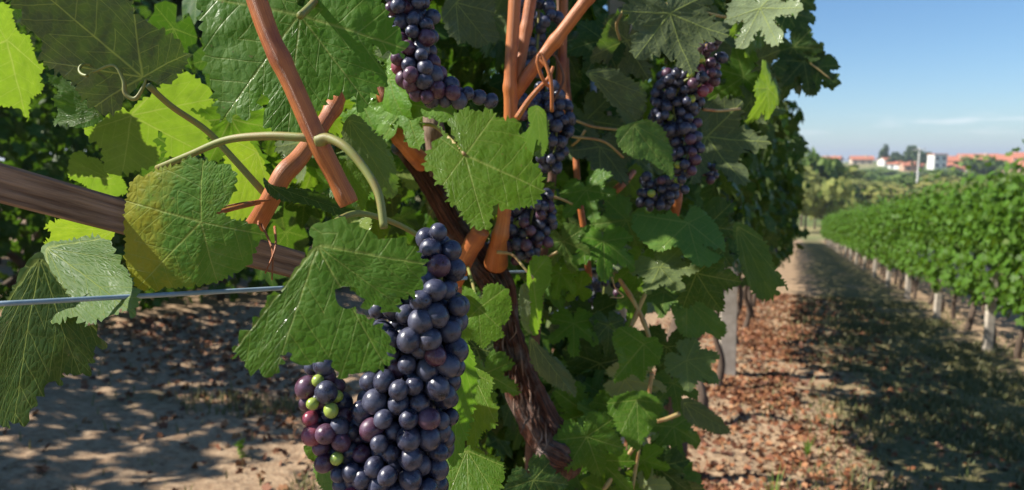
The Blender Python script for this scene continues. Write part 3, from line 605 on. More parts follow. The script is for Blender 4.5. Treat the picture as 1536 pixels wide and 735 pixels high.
hero_leaf(V1, LFo, (477, 369), [(346, 530), (404, 569), (576, 552), (597, 460), (637, 398)], .41, tilt=(.02, -.12), cup=-.10, wave=.03, teeth=.035, seed=.4, crease=.2, mat=M_leaf, N=320, M=24)
LG = [(655,182),(662,196),(655,210),(640,227),(635,252),(650,260),(652,275),(667,280),(672,305),(685,310),(692,325),(710,342),(732,345),(738,322),(742,305),(752,314),(766,314),(780,312),(805,305),(817,280),(810,250),(797,240),(810,222),(805,210),(792,202),(780,196),(778,180),(762,176),(745,175),(735,162),(715,167),(700,160),(684,170),(672,184),(690,224),(694,230),(672,204)]
hero_leaf(V1, LG, (697, 233), [(645, 195), (655, 290), (728, 344), (815, 285), (745, 166)], .78, tilt=(.0, -.45), cup=-.08, wave=.04, seed=3.1, mat=M_bright, N=280, M=20)
LA = [(2,-12),(17,12),(25,25),(30,40),(45,47),(57,60),(50,75),(60,95),(80,107),(105,125),(120,150),(150,170),(175,165),(187,150),(202,135),(217,120),(245,127),(265,115),(277,85),(265,60),(250,47),(225,35),(200,17),(187,-5),(150,-40),(60,-50)]
hero_leaf(V1, LA, (214, 116), [(130, 160), (52, 88), (40, -30), (190, -10), (272, 80)], .56, under=True, tilt=(-.1, .30), cup=.1, wave=.05, seed=5, mat=M_dark, N=240, M=18)
LB = [(0,2),(12,10),(20,32),(30,50),(42,52),(50,72),(56,90),(68,100),(62,118),(68,130),(58,142),(46,150),(42,180),(30,165),(15,160),(0,160),(-30,150),(-60,110),(-62,60),(-40,25),(-20,8)]
hero_leaf(V1, LB, (10, 60), [(-20, 10), (-58, 90), (40, 178), (66, 108), (24, 40)], .74, under=True, mat=M_bright, wave=.04, tilt=(.45, .3))
LC = [(135,187),(127,195),(135,210),(150,220),(155,240),(165,262),(187,262),(210,255),(235,245),(240,225),(230,212),(240,200),(247,206),(250,235),(280,232),(300,230),(310,210),(317,187),(300,174),(285,165),(302,163),(322,155),(315,135),(300,120),(280,107),(263,100),(248,120),(230,140),(210,150),(200,160),(193,168),(180,160),(165,170),(150,178)]
hero_leaf(V1, LC, (197, 173), [(132, 195), (185, 262), (298, 226), (318, 148), (262, 104)], .74, under=True, mat=M_bright, wave=.04, tilt=(.42, .3))
LH = [(62,378),(70,395),(85,420),(100,442),(120,477),(145,502),(147,522),(132,530),(132,543),(115,566),(85,564),(82,582),(65,582),(50,597),(35,622),(20,642),(0,640),(-20,650),(-50,600),(-45,540),(-20,500),(5,455),(25,415),(45,388)]
hero_leaf(V1, LH, (60, 388), [(-40, 520), (-40, 590), (5, 640), (110, 565), (146, 510)], .50, mat=M_dark, cup=-.12, wave=.02, teeth=.03, tilt=(-.1, .02), seed=.2, crease=0)
LI = [(62,372),(80,362),(105,360),(135,354),(168,358),(185,385),(200,420),(212,450),(205,474),(190,462),(180,472),(165,476),(140,485),(120,474),(100,482),(84,482),(92,455),(80,425),(66,398)]
hero_leaf(V1, LI, (70, 372), [(84, 480), (120, 474), (208, 470), (190, 390), (165, 358)], .56, mat=M_blue, cup=.1, wave=.06, tilt=(-.35, -.45), seed=4)
LK = [(105,240),(118,225),(130,234),(147,238),(160,252),(180,262),(190,290),(150,292),(120,274),(103,266)]
hero_leaf(V1, LK, (165, 268), [(105, 262), (105, 240), (120, 226), (150, 238), (178, 262)], .8, mat=M_bright, under=True, tilt=(.5, .3))
LJ = [(66,338),(90,328),(112,322),(140,328),(172,340),(165,362),(138,372),(124,380),(108,375),(88,376),(62,366),(75,352)]
hero_leaf(V1, LJ, (168, 346), [(124, 378), (90, 376), (64, 366), (68, 340), (112, 324)], .62, mat=M_bright, under=True, tilt=(.45, .3))
LL = [(72,120),(92,115),(120,138),(140,160),(155,178),(130,192),(100,188),(78,186),(86,166),(77,150),(90,138)]
hero_leaf(V1, LL, (152, 172), [(104, 190), (78, 186), (78, 150), (74, 120), (118, 136)], .68, mat=M_leaf)
LM = [(340,212),(362,205),(385,225),(402,262),(400,300),(380,322),(352,332),(336,318),(345,290),(336,262),(338,235)]
hero_leaf(V1, LM, (385, 228), [(345, 208), (338, 260), (350, 330), (380, 322), (402, 280)], .70, mat=M_bright, under=True, tilt=(.45, .3))
LN = [(520,178),(535,172),(555,190),(580,218),(592,250),(594,285),(580,296),(555,288),(530,262),(516,232),(512,200)]
hero_leaf(V1, LN, (524, 180), [(513, 215), (530, 262), (590, 292), (592, 245), (560, 190)], .66, mat=M_leaf, under=True, cup=.2)
LO = [(514,250),(526,240),(545,258),(556,282),(552,298),(545,318),(534,300),(520,284)]
hero_leaf(V1, LO, (522, 242), [(516, 268), (528, 292), (546, 317), (556, 290), (546, 258)], .63, mat=M_bright)
LP = [(395,266),(410,278),(440,282),(470,286),(500,296),(530,310),(520,326),(500,322),(470,310),(440,304),(412,298),(398,282)]
hero_leaf(V1, LP, (402, 276), [(408, 296), (440, 305), (528, 320), (500, 298), (440, 283)], .57, mat=M_dark)
LQ = [(662,18),(680,-20),(720,-30),(742,0),(742,30),(748,60),(730,66),(716,72),(700,64),(686,66),(672,50)]
hero_leaf(V1, LQ, (684, 4), [(664, 30), (690, 66), (734, 66), (746, 20), (722, -28)], .95, mat=M_dark, under=True)
LR = [(520,60+128),(600,140),(622,148),(640,168),(636,196),(622,214),(600,205),(586,188)] 
hero_leaf(V1, [(578,150),(600,140),(622,148),(640,168),(636,196),(622,214),(600,205),(586,188)], (600, 148), [(580, 165), (590, 195), (622, 213), (637, 190), (632, 155)], .98, mat=M_bright)
LS = [(792,165),(805,158),(818,168),(824,192),(822,218),(812,236),(796,228),(786,205),(794,188)]
hero_leaf(V1, LS, (806, 162), [(788, 180), (792, 205), (812, 235), (822, 210), (821, 180)], .80, mat=M_blue, tilt=(2.5, 0))
LT = [(692,438),(706,432),(722,448),(726,430),(745,425),(762,436),(768,462),(760,484),(752,490),(756,506),(738,512),(724,524),(708,510),(696,516),(688,498),(684,472)]
hero_leaf(V1, LT, (718, 462), [(692, 440), (686, 498), (722, 522), (758, 500), (756, 434)], .80, mat=M_bright, tilt=(0, -.3), cup=-.1)
LU = [(795,392),(806,384),(826,388),(826,425),(816,440),(814,470),(806,500),(794,492),(796,460),(790,420)]
hero_leaf(V1, LU, (798, 415), [(800, 388), (820, 386), (808, 496), (796, 480), (790, 440)], .86, mat=M_bright, tilt=(1.5, 0))
LV = [(780,432),(792,425),(800,445),(806,475),(798,500),(784,490),(778,462)]
hero_leaf(V1, LV, (784, 430), [(779, 450), (782, 488), (798, 498), (806, 470), (798, 440)], .88, mat=M_blue, under=True)
LW = [(795,505),(812,520),(842,545),(862,572),(866,598),(850,590),(826,578),(805,560),(794,532)]
hero_leaf(V1, LW, (797, 508), [(796, 535), (810, 565), (862, 597), (856, 565), (825, 530)], .86, mat=M_dark, under=True, cup=.2)
LX = [(655,520),(680,508),(705,520),(716,560),(712,610),(700,660),(680,700),(664,660),(650,610),(648,560)]
hero_leaf(V1, LX, (688, 512), [(652, 545), (650, 620), (682, 700), (712, 610), (712, 545)], .60, mat=M_leaf, tilt=(.8, 0), seed=2.5)
LY = [(676,560),(700,548),(724,556),(740,570),(736,596),(748,612),(744,640),(726,648),(712,670),(694,655),(684,625),(690,600),(672,585)]
hero_leaf(V1, LY, (708, 560), [(676, 572), (688, 640), (714, 668), (746, 640), (738, 574)], .68, mat=M_bright, tilt=(0, -.6), seed=1.9)
LZ = [(650,690),(668,668),(690,676),(706,668),(728,680),(752,690),(756,720),(740,760),(700,790),(662,780),(640,740)]
hero_leaf(V1, LZ, (700, 676), [(650, 700), (660, 775), (704, 790), (748, 750), (754, 700)], .66, mat=M_leaf, tilt=(0, -.4), seed=.9)
hero_leaf(V1, [(470,700),(482,682),(500,680),(520,700),(524,735),(500,750),(480,730)], (488, 684), [(472, 705), (482, 735), (504, 750), (524, 730), (514, 695)], .58, mat=M_blue, tilt=(-1, 0))
hero_leaf(V1, [(455,672),(470,660),(490,668),(488,684),(470,692)], (470, 664), [(458, 672), (462, 685), (480, 690), (488, 682), (488, 670)], .6, mat=M_bright)

# grape bunches of the front vine
def cA(q, rs):
    u = rs.random(); return 0 if u < .92 else 1
bunch(V1, [(652, 372, .50, 42), (660, 425, .50, 44), (630, 470, .50, 80), (628, 545, .50, 80), (610, 610, .50, 86), (600, 680, .50, 84), (596, 745, .50, 76), (592, 800, .50, 44)], 7.8, 390, seed=3, colfn=cA)
def cA2(q, rs):
    d = (q - CAMP).dot(AF); x = 768 + 1024 * (q - CAMP).dot(AX) / d; y = 367.5 - 1024 * (q - CAMP).dot(AU) / d; u = rs.random()
    if 462 < x < 530 and 570 < y < 650 and rs.random() < .24: return 3
    u *= .93; return 0 if u < .40 else (1 if u < .80 else (2 if u < .88 else 3))
bunch(V1, [(478, 562, .49, 34), (486, 605, .49, 46), (500, 650, .49, 44), (520, 700, .49, 48), (532, 740, .49, 38)], 6.9, 120, seed=5, colfn=cA2)
def cB(q, rs):
    d = (q - CAMP).dot(AF); x = 768 + 1024 * (q - CAMP).dot(AX) / d; y = 367.5 - 1024 * (q - CAMP).dot(AU) / d; u = rs.random()
    if x < 612 and 80 < y < 140: return 2 if u < .5 else 1
    if y > 85 and x < 690: return 1 if u < .6 else 0
    return 0 if u < .85 else 1
bunch(V1, [(612, -30, .66, 36), (618, 20, .66, 44), (626, 60, .66, 38), (622, 105, .66, 42), (655, 138, .66, 34), (700, 142, .67, 22), (742, 152, .68, 16)], 7.8, 110, seed=8, colfn=cB)
bunch(V1, [(600, 185, .95, 26), (610, 215, .95, 28), (612, 240, .95, 14)], 8, 16, (.8, .1, .1, 0), seed=9)
bunch(V1, [(808, -40, .98, 40), (808, 20, .98, 46), (806, 70, .98, 40), (798, 110, .98, 26)], 8, 52, (1, .05, 0, 0), seed=10)
bunch(V1, [(818, 130, .92, 26), (832, 165, .92, 34), (834, 210, .92, 36), (826, 250, .92, 22)], 8, 50, (1, .08, .02, 0), seed=11)
bunch(V1, [(788, 175, .90, 30), (790, 150, .9, 20)], 8, 9, (1, .3, 0, 0), seed=16)
bunch(V1, [(805, 290, .93, 34), (796, 330, .93, 46), (790, 365, .93, 38), (788, 392, .93, 22)], 7.6, 70, (.7, .4, .02, .02), seed=12)
bunch(V1, [(734, 358, .98, 26), (726, 385, .98, 20)], 8, 9, (.7, .3, 0, .3), seed=13)
bunch(V1, [(640, 372, .6, 12), (630, 392, .6, 10)], 8, 4, (1, 0, 0, 0), seed=14)
# ------------------------------------------------------------------ plank, wire, rod
def straight(name, a, b, hgt, thk, mat, label, cat):
    a, b = np.array(a), np.array(b); d = b - a; L = np.linalg.norm(d); d /= L; side = np.cross(d, [0, 0, 1.]); side /= np.linalg.norm(side); up = np.cross(side, d); V = []; n = 60; bv = .0018
    prof = [(-thk / 2 + bv, -hgt / 2), (thk / 2 - bv, -hgt / 2), (thk / 2, -hgt / 2 + bv), (thk / 2, hgt / 2 - bv), (thk / 2 - bv, hgt / 2), (-thk / 2 + bv, hgt / 2), (-thk / 2, hgt / 2 - bv), (-thk / 2, -hgt / 2 + bv)]
    for i in range(n + 1):
        s = i / n * L
        for p, q in prof: V.append(np.array([s, p * (1 + .03 * noise.noise(Vector((s * 30, p * 300, 1)))), q * (1 + .035 * noise.noise(Vector((s * 14, q * 90, 5)))) ]))
    f = grid_faces(n + 1, 8); f.append(tuple(range(8))[::-1]); f.append(tuple(range(n * 8, n * 8 + 8)))
    o = link(name, mesh(name, V, [tuple(reversed(q)) for q in f], mat, smooth=False)); m = Matrix((Vector(d), Vector(side), Vector(up))).transposed().to_4x4(); o.rotation_euler = m.to_euler(); o.location = Vector(a); return tag(o, label, cat)
straight('wooden_stake', P(-60, 258, .44), P(448, 398, .62), .0255, .012, M_wood, 'weathered brown wooden stake slanting in from the left edge behind the yellowing leaf', 'stake')
o = link('trellis_wire', tube([P(-60, 459, .435), (P(-60, 459, .435) + P(700, 417, .62)) / 2, P(700, 417, .62)], [.0018] * 3, M_wire, 10, 6)); tag(o, 'blue grey steel wire running across the bottom of the yellowing leaf towards the trunk', 'wire')
o = link('trellis_wire', tube([P(700, 409, .985), P(830, 406, 1.06), P(1000, 398, 1.5)], [.0018] * 3, M_wire, 10, 6)); tag(o, 'short piece of wire leading off to the right of the gnarled trunk head', 'wire')
o = link('metal_rod', tube([P(842, -60, 1.05), P(838, 150, 1.06), P(812, 420, 1.08), P(800, 560, 1.1), P(792, 740, 1.18), P(786, 1100, 1.3)], [.0065] * 6, M_rebar, 12, 30, lambda a, L, t: .13 * (1 if math.sin(L * 700 + a) > .3 else 0))); tag(o, 'thin rusty ribbed rod standing upright right behind the gnarled trunk', 'rod')
o = link('steel_stake', tube([P(890, 120, 1.5), P(892, 400, 1.55), P(893, 700, 1.75)], [.007] * 3, M_iron, 12, 8)); tag(o, 'thin grey steel stake seen between the leaves right of the trunk', 'stake')
for i, (x0, z) in enumerate(((-.5, 1.05), (-.5, 1.5), (-.5, 1.95))):
    o = link('trellis_wire', tube([(x0, y, float(gz(x0, y)) + z) for y in (1.4, 12, 25, 50)], [.0015] * 4, M_wire, 6, 4)); tag(o, 'thin wire running inside the shaded row at ' + ('the lowest', 'the middle', 'the top')[i] + ' level', 'wire')

# ------------------------------------------------------------------ the second vine
V2 = vine_root(1000, 560, 1.75, 'second grapevine just behind the front vine with a long bunch of grapes hanging in shade')
b2 = np.array(parent_world(V2))
stem(V2, 'trunk', [(b2 + np.array([0, 0, -.05])), (b2 + np.array([.01, -.02, .3])), (b2 + np.array([-.02, .02, .6])), (b2 + np.array([.02, -.05, .9]))], [.035, .026, .024, .02], M_farbark, 26, 20, bark_disp(.35))
stem(V2, 'cane', [(884, 420, 1.14), (878, 360, 1.13), (868, 290, 1.12), (862, 220, 1.13), (850, 120, 1.16), (846, -60, 1.2)][::-1], [.0055] * 6, M_cane, 14, 8)
stem(V2, 'cane', [(1018, 262, 1.12), (1016, 300, 1.1), (1010, 330, 1.12)], [.007, .008, .007], M_cane, 14, 8)
stem(V2, 'cane', [(905, 298, 1.2), (930, 280, 1.2), (950, 258, 1.25)], [.007, .007, .006], M_cane, 14, 8)
for pts in ([(968, 440), (945, 495), (930, 540)], [(922, 408), (955, 460), (972, 500), (975, 520)], [(978, 560), (972, 600), (962, 650), (948, 735)], [(962, 655), (930, 700), (905, 735)], [(1020, 620), (1000, 628), (985, 632)]):
    stem(V2, 'shoot', [(*p, 1.05) for p in pts], [.0035, .0034, .003], M_ten, 10, 8, cane_disp([.04, .09], .25))
stem(V2, 'tendril', [(915, 398, 1.0), (922, 430, 1.0), (935, 445, 1.0), (915, 446, 1.0)], [.0012, .001, .001, .0008], M_ten, 7, 8)
for a, m, b in (((1055, 164), (1080, 166), (1110, 163)), ((1010, 408), (1045, 409), (1085, 413)), ((1000, 5), (1060, 20), (1120, 32)), ((1015, 420), (1030, 430), (1045, 440)), ((940, 10), (925, 35), (930, 60))):
    stem(V2, 'petiole', [(*a, 1.0), (*m, 1.02), (*b, 1.05)], [.0024, .0022, .002], M_ten, 8, 6)
def cE(q, rs):
    d = (q - CAMP).dot(AF); x = 768 + 1024 * (q - CAMP).dot(AX) / d; u = rs.random()
    if x > 1035: return 3 if u < .12 else (1 if u < .5 else (2 if u < .56 else 0))
    return 0 if u < .85 else (1 if u < .93 else (2 if u < .95 else (3 if u > .985 else 0)))
bunch(V2, [(1060, 66, .98, 28), (1060, 100, .98, 32), (1020, 128, 1.0, 50), (1010, 170, 1.01, 40), (1032, 215, 1.0, 28), (1028, 255, 1.0, 24), (1018, 285, 1.01, 16)], 7.7, 140, seed=21, colfn=cE)
bunch(V2, [(990, 275, 1.05, 36), (985, 295, 1.05, 34), (990, 306, 1.05, 20)], 7.6, 34, (.9, .1, 0, .02), seed=22)
bunch(V2, [(910, 405, 1.35, 44), (905, 450, 1.35, 58), (910, 495, 1.35, 44), (912, 530, 1.35, 22)], 8, 90, (.95, .05, 0, .04), seed=23)
bunch(V2, [(916, 305, 1.4, 20), (922, 320, 1.4, 14)], 8, 12, (.7, .3, 0, 0), seed=24)
bunch(V2, [(1064, 255, 1.3, 18), (1066, 270, 1.3, 12)], 8, 10, (.7, .3, 0, 0.1), seed=25)
bunch(V2, [(905, 600, 1.4, 12), (905, 625, 1.4, 10)], 8, 8, (.7, .3, 0, 0.1), seed=26)
L1 = [(880,107),(920,102),(950,117),(972,138),(966,165),(957,182),(940,187),(925,166),(905,142),(890,124)]
hero_leaf(V2, L1, (884, 110), [(900, 140), (940, 186), (958, 180), (970, 140), (925, 104)], .95, mat=M_dark, under=True, cup=.15)
L2 = [(925,195),(948,184),(975,180),(997,196),(1007,225),(1010,268),(994,256),(980,246),(970,240),(946,236),(928,218)]
hero_leaf(V2, L2, (950, 187), [(928, 215), (948, 236), (1009, 266), (1004, 215), (978, 181)], .93, mat=M_blue)
L3 = [(1100,335),(1125,340),(1150,365),(1160,395),(1180,430),(1165,428),(1150,415),(1168,440),(1150,452),(1130,440),(1115,410),(1105,375)]
hero_leaf(V2, L3, (1106, 340), [(1108, 390), (1128, 438), (1160, 448), (1179, 428), (1150, 365)], 1.05, mat=M_blue)
L4 = [(955,318),(985,322),(1010,318),(1025,330),(1040,308),(1062,320),(1082,345),(1090,375),(1075,395),(1050,400),(1030,386),(1015,370),(990,378),(965,362),(950,340)]
hero_leaf(V2, L4, (1032, 334), [(960, 322), (990, 376), (1052, 400), (1088, 378), (1062, 320)], 1.02, mat=M_blue, tilt=(0, -1), cup=-.15)
L5 = [(918,505),(930,490),(955,492),(968,505),(985,506),(994,525),(985,548),(972,552),(966,574),(950,562),(935,570),(920,572),(928,545),(922,525)]
hero_leaf(V2, L5, (966, 516), [(930, 492), (921, 570), (966, 573), (990, 540), (985, 508)], 1.0, mat=M_leaf)
L6 = [(912,602),(930,592),(952,586),(975,590),(995,604),(990,622),(982,640),(966,660),(958,676),(944,668),(930,650),(915,628)]
hero_leaf(V2, L6, (955, 600), [(914, 605), (930, 650), (958, 675), (986, 640), (992, 605)], 1.02, mat=M_leaf, tilt=(0, -.5))
L7 = [(1022,600),(1040,598),(1062,612),(1082,628),(1096,648),(1078,652),(1055,645),(1035,635),(1024,622)]
hero_leaf(V2, L7, (1026, 604), [(1026, 625), (1050, 644), (1095, 648), (1082, 628), (1055, 606)], 1.05, mat=M_dark, under=True)
L8 = [(1008,448),(1030,440),(1055,450),(1078,475),(1090,495),(1080,510),(1062,500),(1040,508),(1020,500),(1010,476)]
hero_leaf(V2, L8, (1030, 450), [(1010, 470), (1030, 505), (1080, 508), (1088, 492), (1060, 455)], 1.15, mat=M_blue)
G2 = [(1005,20,.95,100,75,M_dark,1),(1140,12,1.0,70,70,M_blue,1),(1060,205,1.1,95,60,M_dark,1),(880,285,1.05,58,80,M_leaf,0),(905,362,1.0,62,90,M_leaf,0),(845,362,1.0,50,70,M_blue,0),(940,330,1.1,60,120,M_blue,0),(860,485,1.1,50,90,M_leaf,0),(912,488,1.12,46,85,M_dark,0),(1045,410,1.0,70,60,M_dark,0),(960,395,1.05,55,100,M_leaf,0),(990,400,1.0,60,60,M_leaf,1),(1030,540,1.05,55,40,M_leaf,1),(900,545,1.2,80,100,M_dark,0),(870,570,1.2,75,80,M_blue,0),(1010,575,1.1,45,80,M_blue,0),(880,620,1.15,80,110,M_leaf,0),(900,690,1.05,70,90,M_leaf,0),(965,690,1.1,45,70,M_bright,0),(840,410,1.05,40,100,M_bright,0),(870,430,1.1,36,180,M_bright,0),(940,60,1.1,75,110,M_dark,1),(905,60,1.1,60,170,M_dark,0),(1080,50,1.3,70,100,M_dark,1),(1110,100,1.3,75,80,M_dark,1),(1050,130,1.3,80,100,M_dark,1),(900,220,1.15,80,100,M_dark,1),(880,180,1.2,70,70,M_dark,1),(1000,350,1.2,60,90,M_blue,0),(1060,340,1.2,70,60,M_dark,0)]
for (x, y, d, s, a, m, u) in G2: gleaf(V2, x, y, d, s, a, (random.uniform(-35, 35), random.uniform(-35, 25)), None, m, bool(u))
def scatter(parent, rect, n, dr, mats, size=.06, avoid=None, rs=random.Random(5), und=.4):
    for i in range(n):
        x, y, d = rs.uniform(rect[0], rect[2]), rs.uniform(rect[1], rect[3]), rs.uniform(*dr)
        if avoid and avoid(x, y): continue
        gleaf(parent, x, y, d, size * rs.uniform(.8, 1.25) * 1024 / d, rs.gauss(90, 45), (rs.uniform(-50, 50), rs.uniform(-50, 35)), None, rs.choice(mats), rs.random() < und)
scatter(V1, (330, 60, 620, 340), 26, (.78, 1.1), [M_bright, M_bright, M_leaf], .06)
scatter(V1, (600, -20, 860, 120), 12, (1.05, 1.4), [M_leaf, M_dark, M_bright], .065, lambda x, y: 655 < x < 760 and y > 70)
scatter(V1, (560, 200, 860, 420), 22, (1.0, 1.3), [M_leaf, M_dark, M_bright], .06, lambda x, y: 580 < x < 760 and y > 300)
scatter(V1, (655, 480, 715, 735), 9, (1.0, 1.2), [M_leaf, M_dark, M_bright], .05)
scatter(V1, (870, 580, 920, 760), 6, (1.05, 1.25), [M_leaf, M_dark, M_blue], .06)
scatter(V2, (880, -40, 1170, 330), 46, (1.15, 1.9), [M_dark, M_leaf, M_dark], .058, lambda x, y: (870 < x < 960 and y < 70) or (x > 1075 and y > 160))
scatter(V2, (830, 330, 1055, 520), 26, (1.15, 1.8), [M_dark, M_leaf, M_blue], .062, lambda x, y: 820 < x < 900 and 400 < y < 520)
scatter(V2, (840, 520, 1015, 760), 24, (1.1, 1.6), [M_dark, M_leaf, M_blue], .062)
# the denser foliage of the two front vines, leaf on leaf behind the named ones
def mass(parent, N, half, z0, z1, ylen, cx, cy, seed, mat):
    me = foliage(N, half, z0, z1, seed, mat, ylen=ylen, shell=.35, size=(.05, .075)); p = parent_world(parent); o = link('foliage', me, parent, Vector((cx, cy, float(gz(cx, cy)))) - p); o['kind'] = 'stuff'; return o
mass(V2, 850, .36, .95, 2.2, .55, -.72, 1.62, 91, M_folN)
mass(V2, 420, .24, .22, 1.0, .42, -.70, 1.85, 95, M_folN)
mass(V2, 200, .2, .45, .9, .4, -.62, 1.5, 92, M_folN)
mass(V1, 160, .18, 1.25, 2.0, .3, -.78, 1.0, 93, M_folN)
# sprig reaching out over the lane against the sky
spg = [(1150, 60, 1.5), (1185, 80, 1.48), (1215, 95, 1.46), (1245, 118, 1.45)]
stem(V2, 'shoot', spg, [.003, .0025, .002, .0012], M_ten, 8, 8)
for x, y, s, a in ((1212, 80, 26, -70), (1205, 92, 52, 80), (1228, 100, 44, 100), (1244, 120, 18, 20), (1190, 70, 45, 60), (1180, 20, 50, 60), (1206, 0, 26, 90), (1186, 110, 40, 100), (1222, 78, 22, -100), (1196, 216, 18, 40), (1202, 40, 20, 10)):
    gleaf(V2, x, y, 1.46, s, a, (random.uniform(-20, 20), random.uniform(-20, 20)), None, M_dark)

# ------------------------------------------------------------------ litter, grass, weeds
def litter_mesh(n, xr, yr, seed, dens, mat, size):
    rs = np.random.default_rng(seed); parts = []; k = 0
    base = [low_leaf(i + 20) for i in range(5)]
    while k < n:
        x, y = rs.uniform(*xr), rs.uniform(*yr)
        if rs.random() > dens(x, y): continue
        v, f, u = base[rs.integers(5)]; v = v.copy(); v[:, 2] *= rs.uniform(-3, 3.5); nr = Vector((0, 0, 1)) + Vector(rs.normal(size=3) * .45); m = np.array(orient(Vector(rs.normal(size=3)), nr).to_3x3()); s = rs.uniform(*size)
        q = Vector((x, y, 0)); dz = .03 * noise.noise(q * 1.7) + .016 * noise.noise(q * 5)
        parts.append(((v * s) @ m.T + np.array([x, y, float(gz(x, y)) + dz + .006 + s * .25 * rs.random()]), f, u)); k += 1
    V, F, U = join_arrays(parts); return mesh('leaf_litter', V, F, mat, U)
def dry_mat():
    m, n, l = newmat('dry leaves'); out = n.new('ShaderNodeOutputMaterial'); g = n.new('ShaderNodeNewGeometry').outputs['Random Per Island']
    cr = n.new('ShaderNodeValToRGB'); l.new(g, cr.inputs[0]); e = cr.color_ramp; e.elements[0].color = (.09, .035, .018, 1); e.elements[1].color = (.36, .25, .15, 1)
    for p, c in ((.35, (.19, .062, .022, 1)), (.65, (.27, .105, .038, 1)), (.88, (.33, .165, .07, 1))): q = e.elements.new(p); q.color = c
    pb = n.new('ShaderNodeBsdfPrincipled'); pb.inputs['Roughness'].default_value = .7; l.new(cr.outputs[0], pb.inputs['Base Color']); l.new(pb.outputs[0], out.inputs[0]); return m
M_dry = dry_mat()
def dens_l(x, y): return (.12 + .88 * math.exp(-((x + .55) / .65) ** 2)) * (1 if noise.noise(Vector((x * 2, y * 2, 4))) > -.15 else .25)
tag(link('leaf_litter', litter_mesh(17000, (-1.5, 1.2), (.8, 13), 1, lambda x, y: (.1 + .9 * math.exp(-((x + .25) / .45) ** 2)) * (1 if noise.noise(Vector((x * 2, y * 1.2, 4))) > -.1 else .3), M_dry, (.013, .031))), 'curled reddish brown dry leaves strewn along the lit foot of the shaded row', 'dry leaves', kind='stuff')
tag(link('leaf_litter', litter_mesh(2300, (-4.9, -1.2), (.6, 6), 2, lambda x, y: (.06 + .94 * math.exp(-((y - .42 * (-x) - 1.9) / .5) ** 2)), M_dry, (.014, .034))), 'band of reddish dry leaves and twigs lying across the bare soil at the left', 'dry leaves', kind='stuff')
def grass_mesh(n, xr, yr, seed, dens, h, mat, wd=.0035):
    rs = np.random.default_rng(seed); V = []; F = []; k = 0
    while k < n:
        x, y = rs.uniform(*xr), rs.uniform(*yr)
        if rs.random() > dens(x, y): continue
        z = float(gz(x, y)) + .03 * noise.noise(Vector((x, y, 0)) * 1.7) - .004; a = rs.uniform(0, 6.28); c, s = math.cos(a), math.sin(a); hh = rs.uniform(.4, 1.2) * h; b = rs.uniform(.1, .8) * hh; o = len(V); w_ = wd * (1 + y / 9)
        V += [(x - s * w_, y + c * w_, z), (x + s * w_, y - c * w_, z), (x + c * b * .35 + s * w_ * .8, y + s * b * .35 - c * w_ * .8, z + hh * .6), (x + c * b * .35 - s * w_ * .8, y + s * b * .35 + c * w_ * .8, z + hh * .6), (x + c * b, y + s * b, z + hh)]
        F += [(o, o + 1, o + 2, o + 3), (o + 3, o + 2, o + 4)]; k += 1
    return mesh('grass', V, F, mat)
def grass_mat(name, a, b):
    m, n, l = newmat(name); out = n.new('ShaderNodeOutputMaterial'); g = n.new('ShaderNodeNewGeometry').outputs['Random Per Island']; pb = n.new('ShaderNodeBsdfPrincipled'); pb.inputs['Roughness'].default_value = .6
    l.new(mixc(n, l, g, a, b), pb.inputs['Base Color']); tb = n.new('ShaderNodeBsdfTranslucent'); tb.inputs[0].default_value = (*b, 1); ms = n.new('ShaderNodeMixShader'); ms.inputs[0].default_value = .3; l.new(pb.outputs[0], ms.inputs[1]); l.new(tb.outputs[0], ms.inputs[2]); l.new(ms.outputs[0], out.inputs[0]); return m
M_grass = grass_mat('lane grass', (.07, .095, .02), (.27, .24, .11))
def lane(x, y): return math.exp(-((x - 1.15) / .75) ** 2) * (1 if noise.noise(Vector((x * 1.6, y * .9, 9))) > .0 else .12) * max(.15, 1 - y / 16)
tag(link('grass', grass_mesh(22000, (-.3, 2.9), (1.4, 13), 3, lane, .05, M_grass)), 'thin patchy grass growing down the middle of the lane', 'grass', kind='stuff')
tag(link('grass', grass_mesh(5000, (-4.8, -1.0), (.5, 6), 4, lambda x, y: .9 if noise.noise(Vector((x * 1.3, y * 1.3, 2))) > .32 else .02, .06, M_grass)), 'sparse grass tufts on the bare soil at the left', 'grass', kind='stuff')
M_weed = grass_mat('weed green', (.12, .22, .03), (.22, .34, .05))
def tuft(px, dist, n, h, label, wd=.004):
    x, y, z = ground_at(px, dist); rs = random.Random(int(px)); V = []; F = []
    for i in range(n):
        a = rs.uniform(0, 6.28); b = rs.uniform(.1, .55) * h; hh = h * rs.uniform(.6, 1.1); c, s = math.cos(a), math.sin(a); o = len(V)
        for k in range(5):
            t = k / 4; ww = wd * (1 - t) ** .7 + .0003; V += [(c * b * t ** 1.6 - s * ww, s * b * t ** 1.6 + c * ww, hh * t - .01), (c * b * t ** 1.6 + s * ww, s * b * t ** 1.6 - c * ww, hh * t - .01)]
        F += [(o + 2 * k, o + 2 * k + 1, o + 2 * k + 3, o + 2 * k + 2) for k in range(4)]
    o = link('grass_tuft', mesh('grass_tuft', V, F, M_weed)); o.location = (x, y, z); return tag(o, label, 'grass tuft')
tuft(1180, 3.05, 13, .21, 'tall green grass tuft standing alone in the lit dry leaves beside the lane')
tuft(1228, 3.9, 24, .12, 'small low green weed tuft at the shaded edge of the lane')
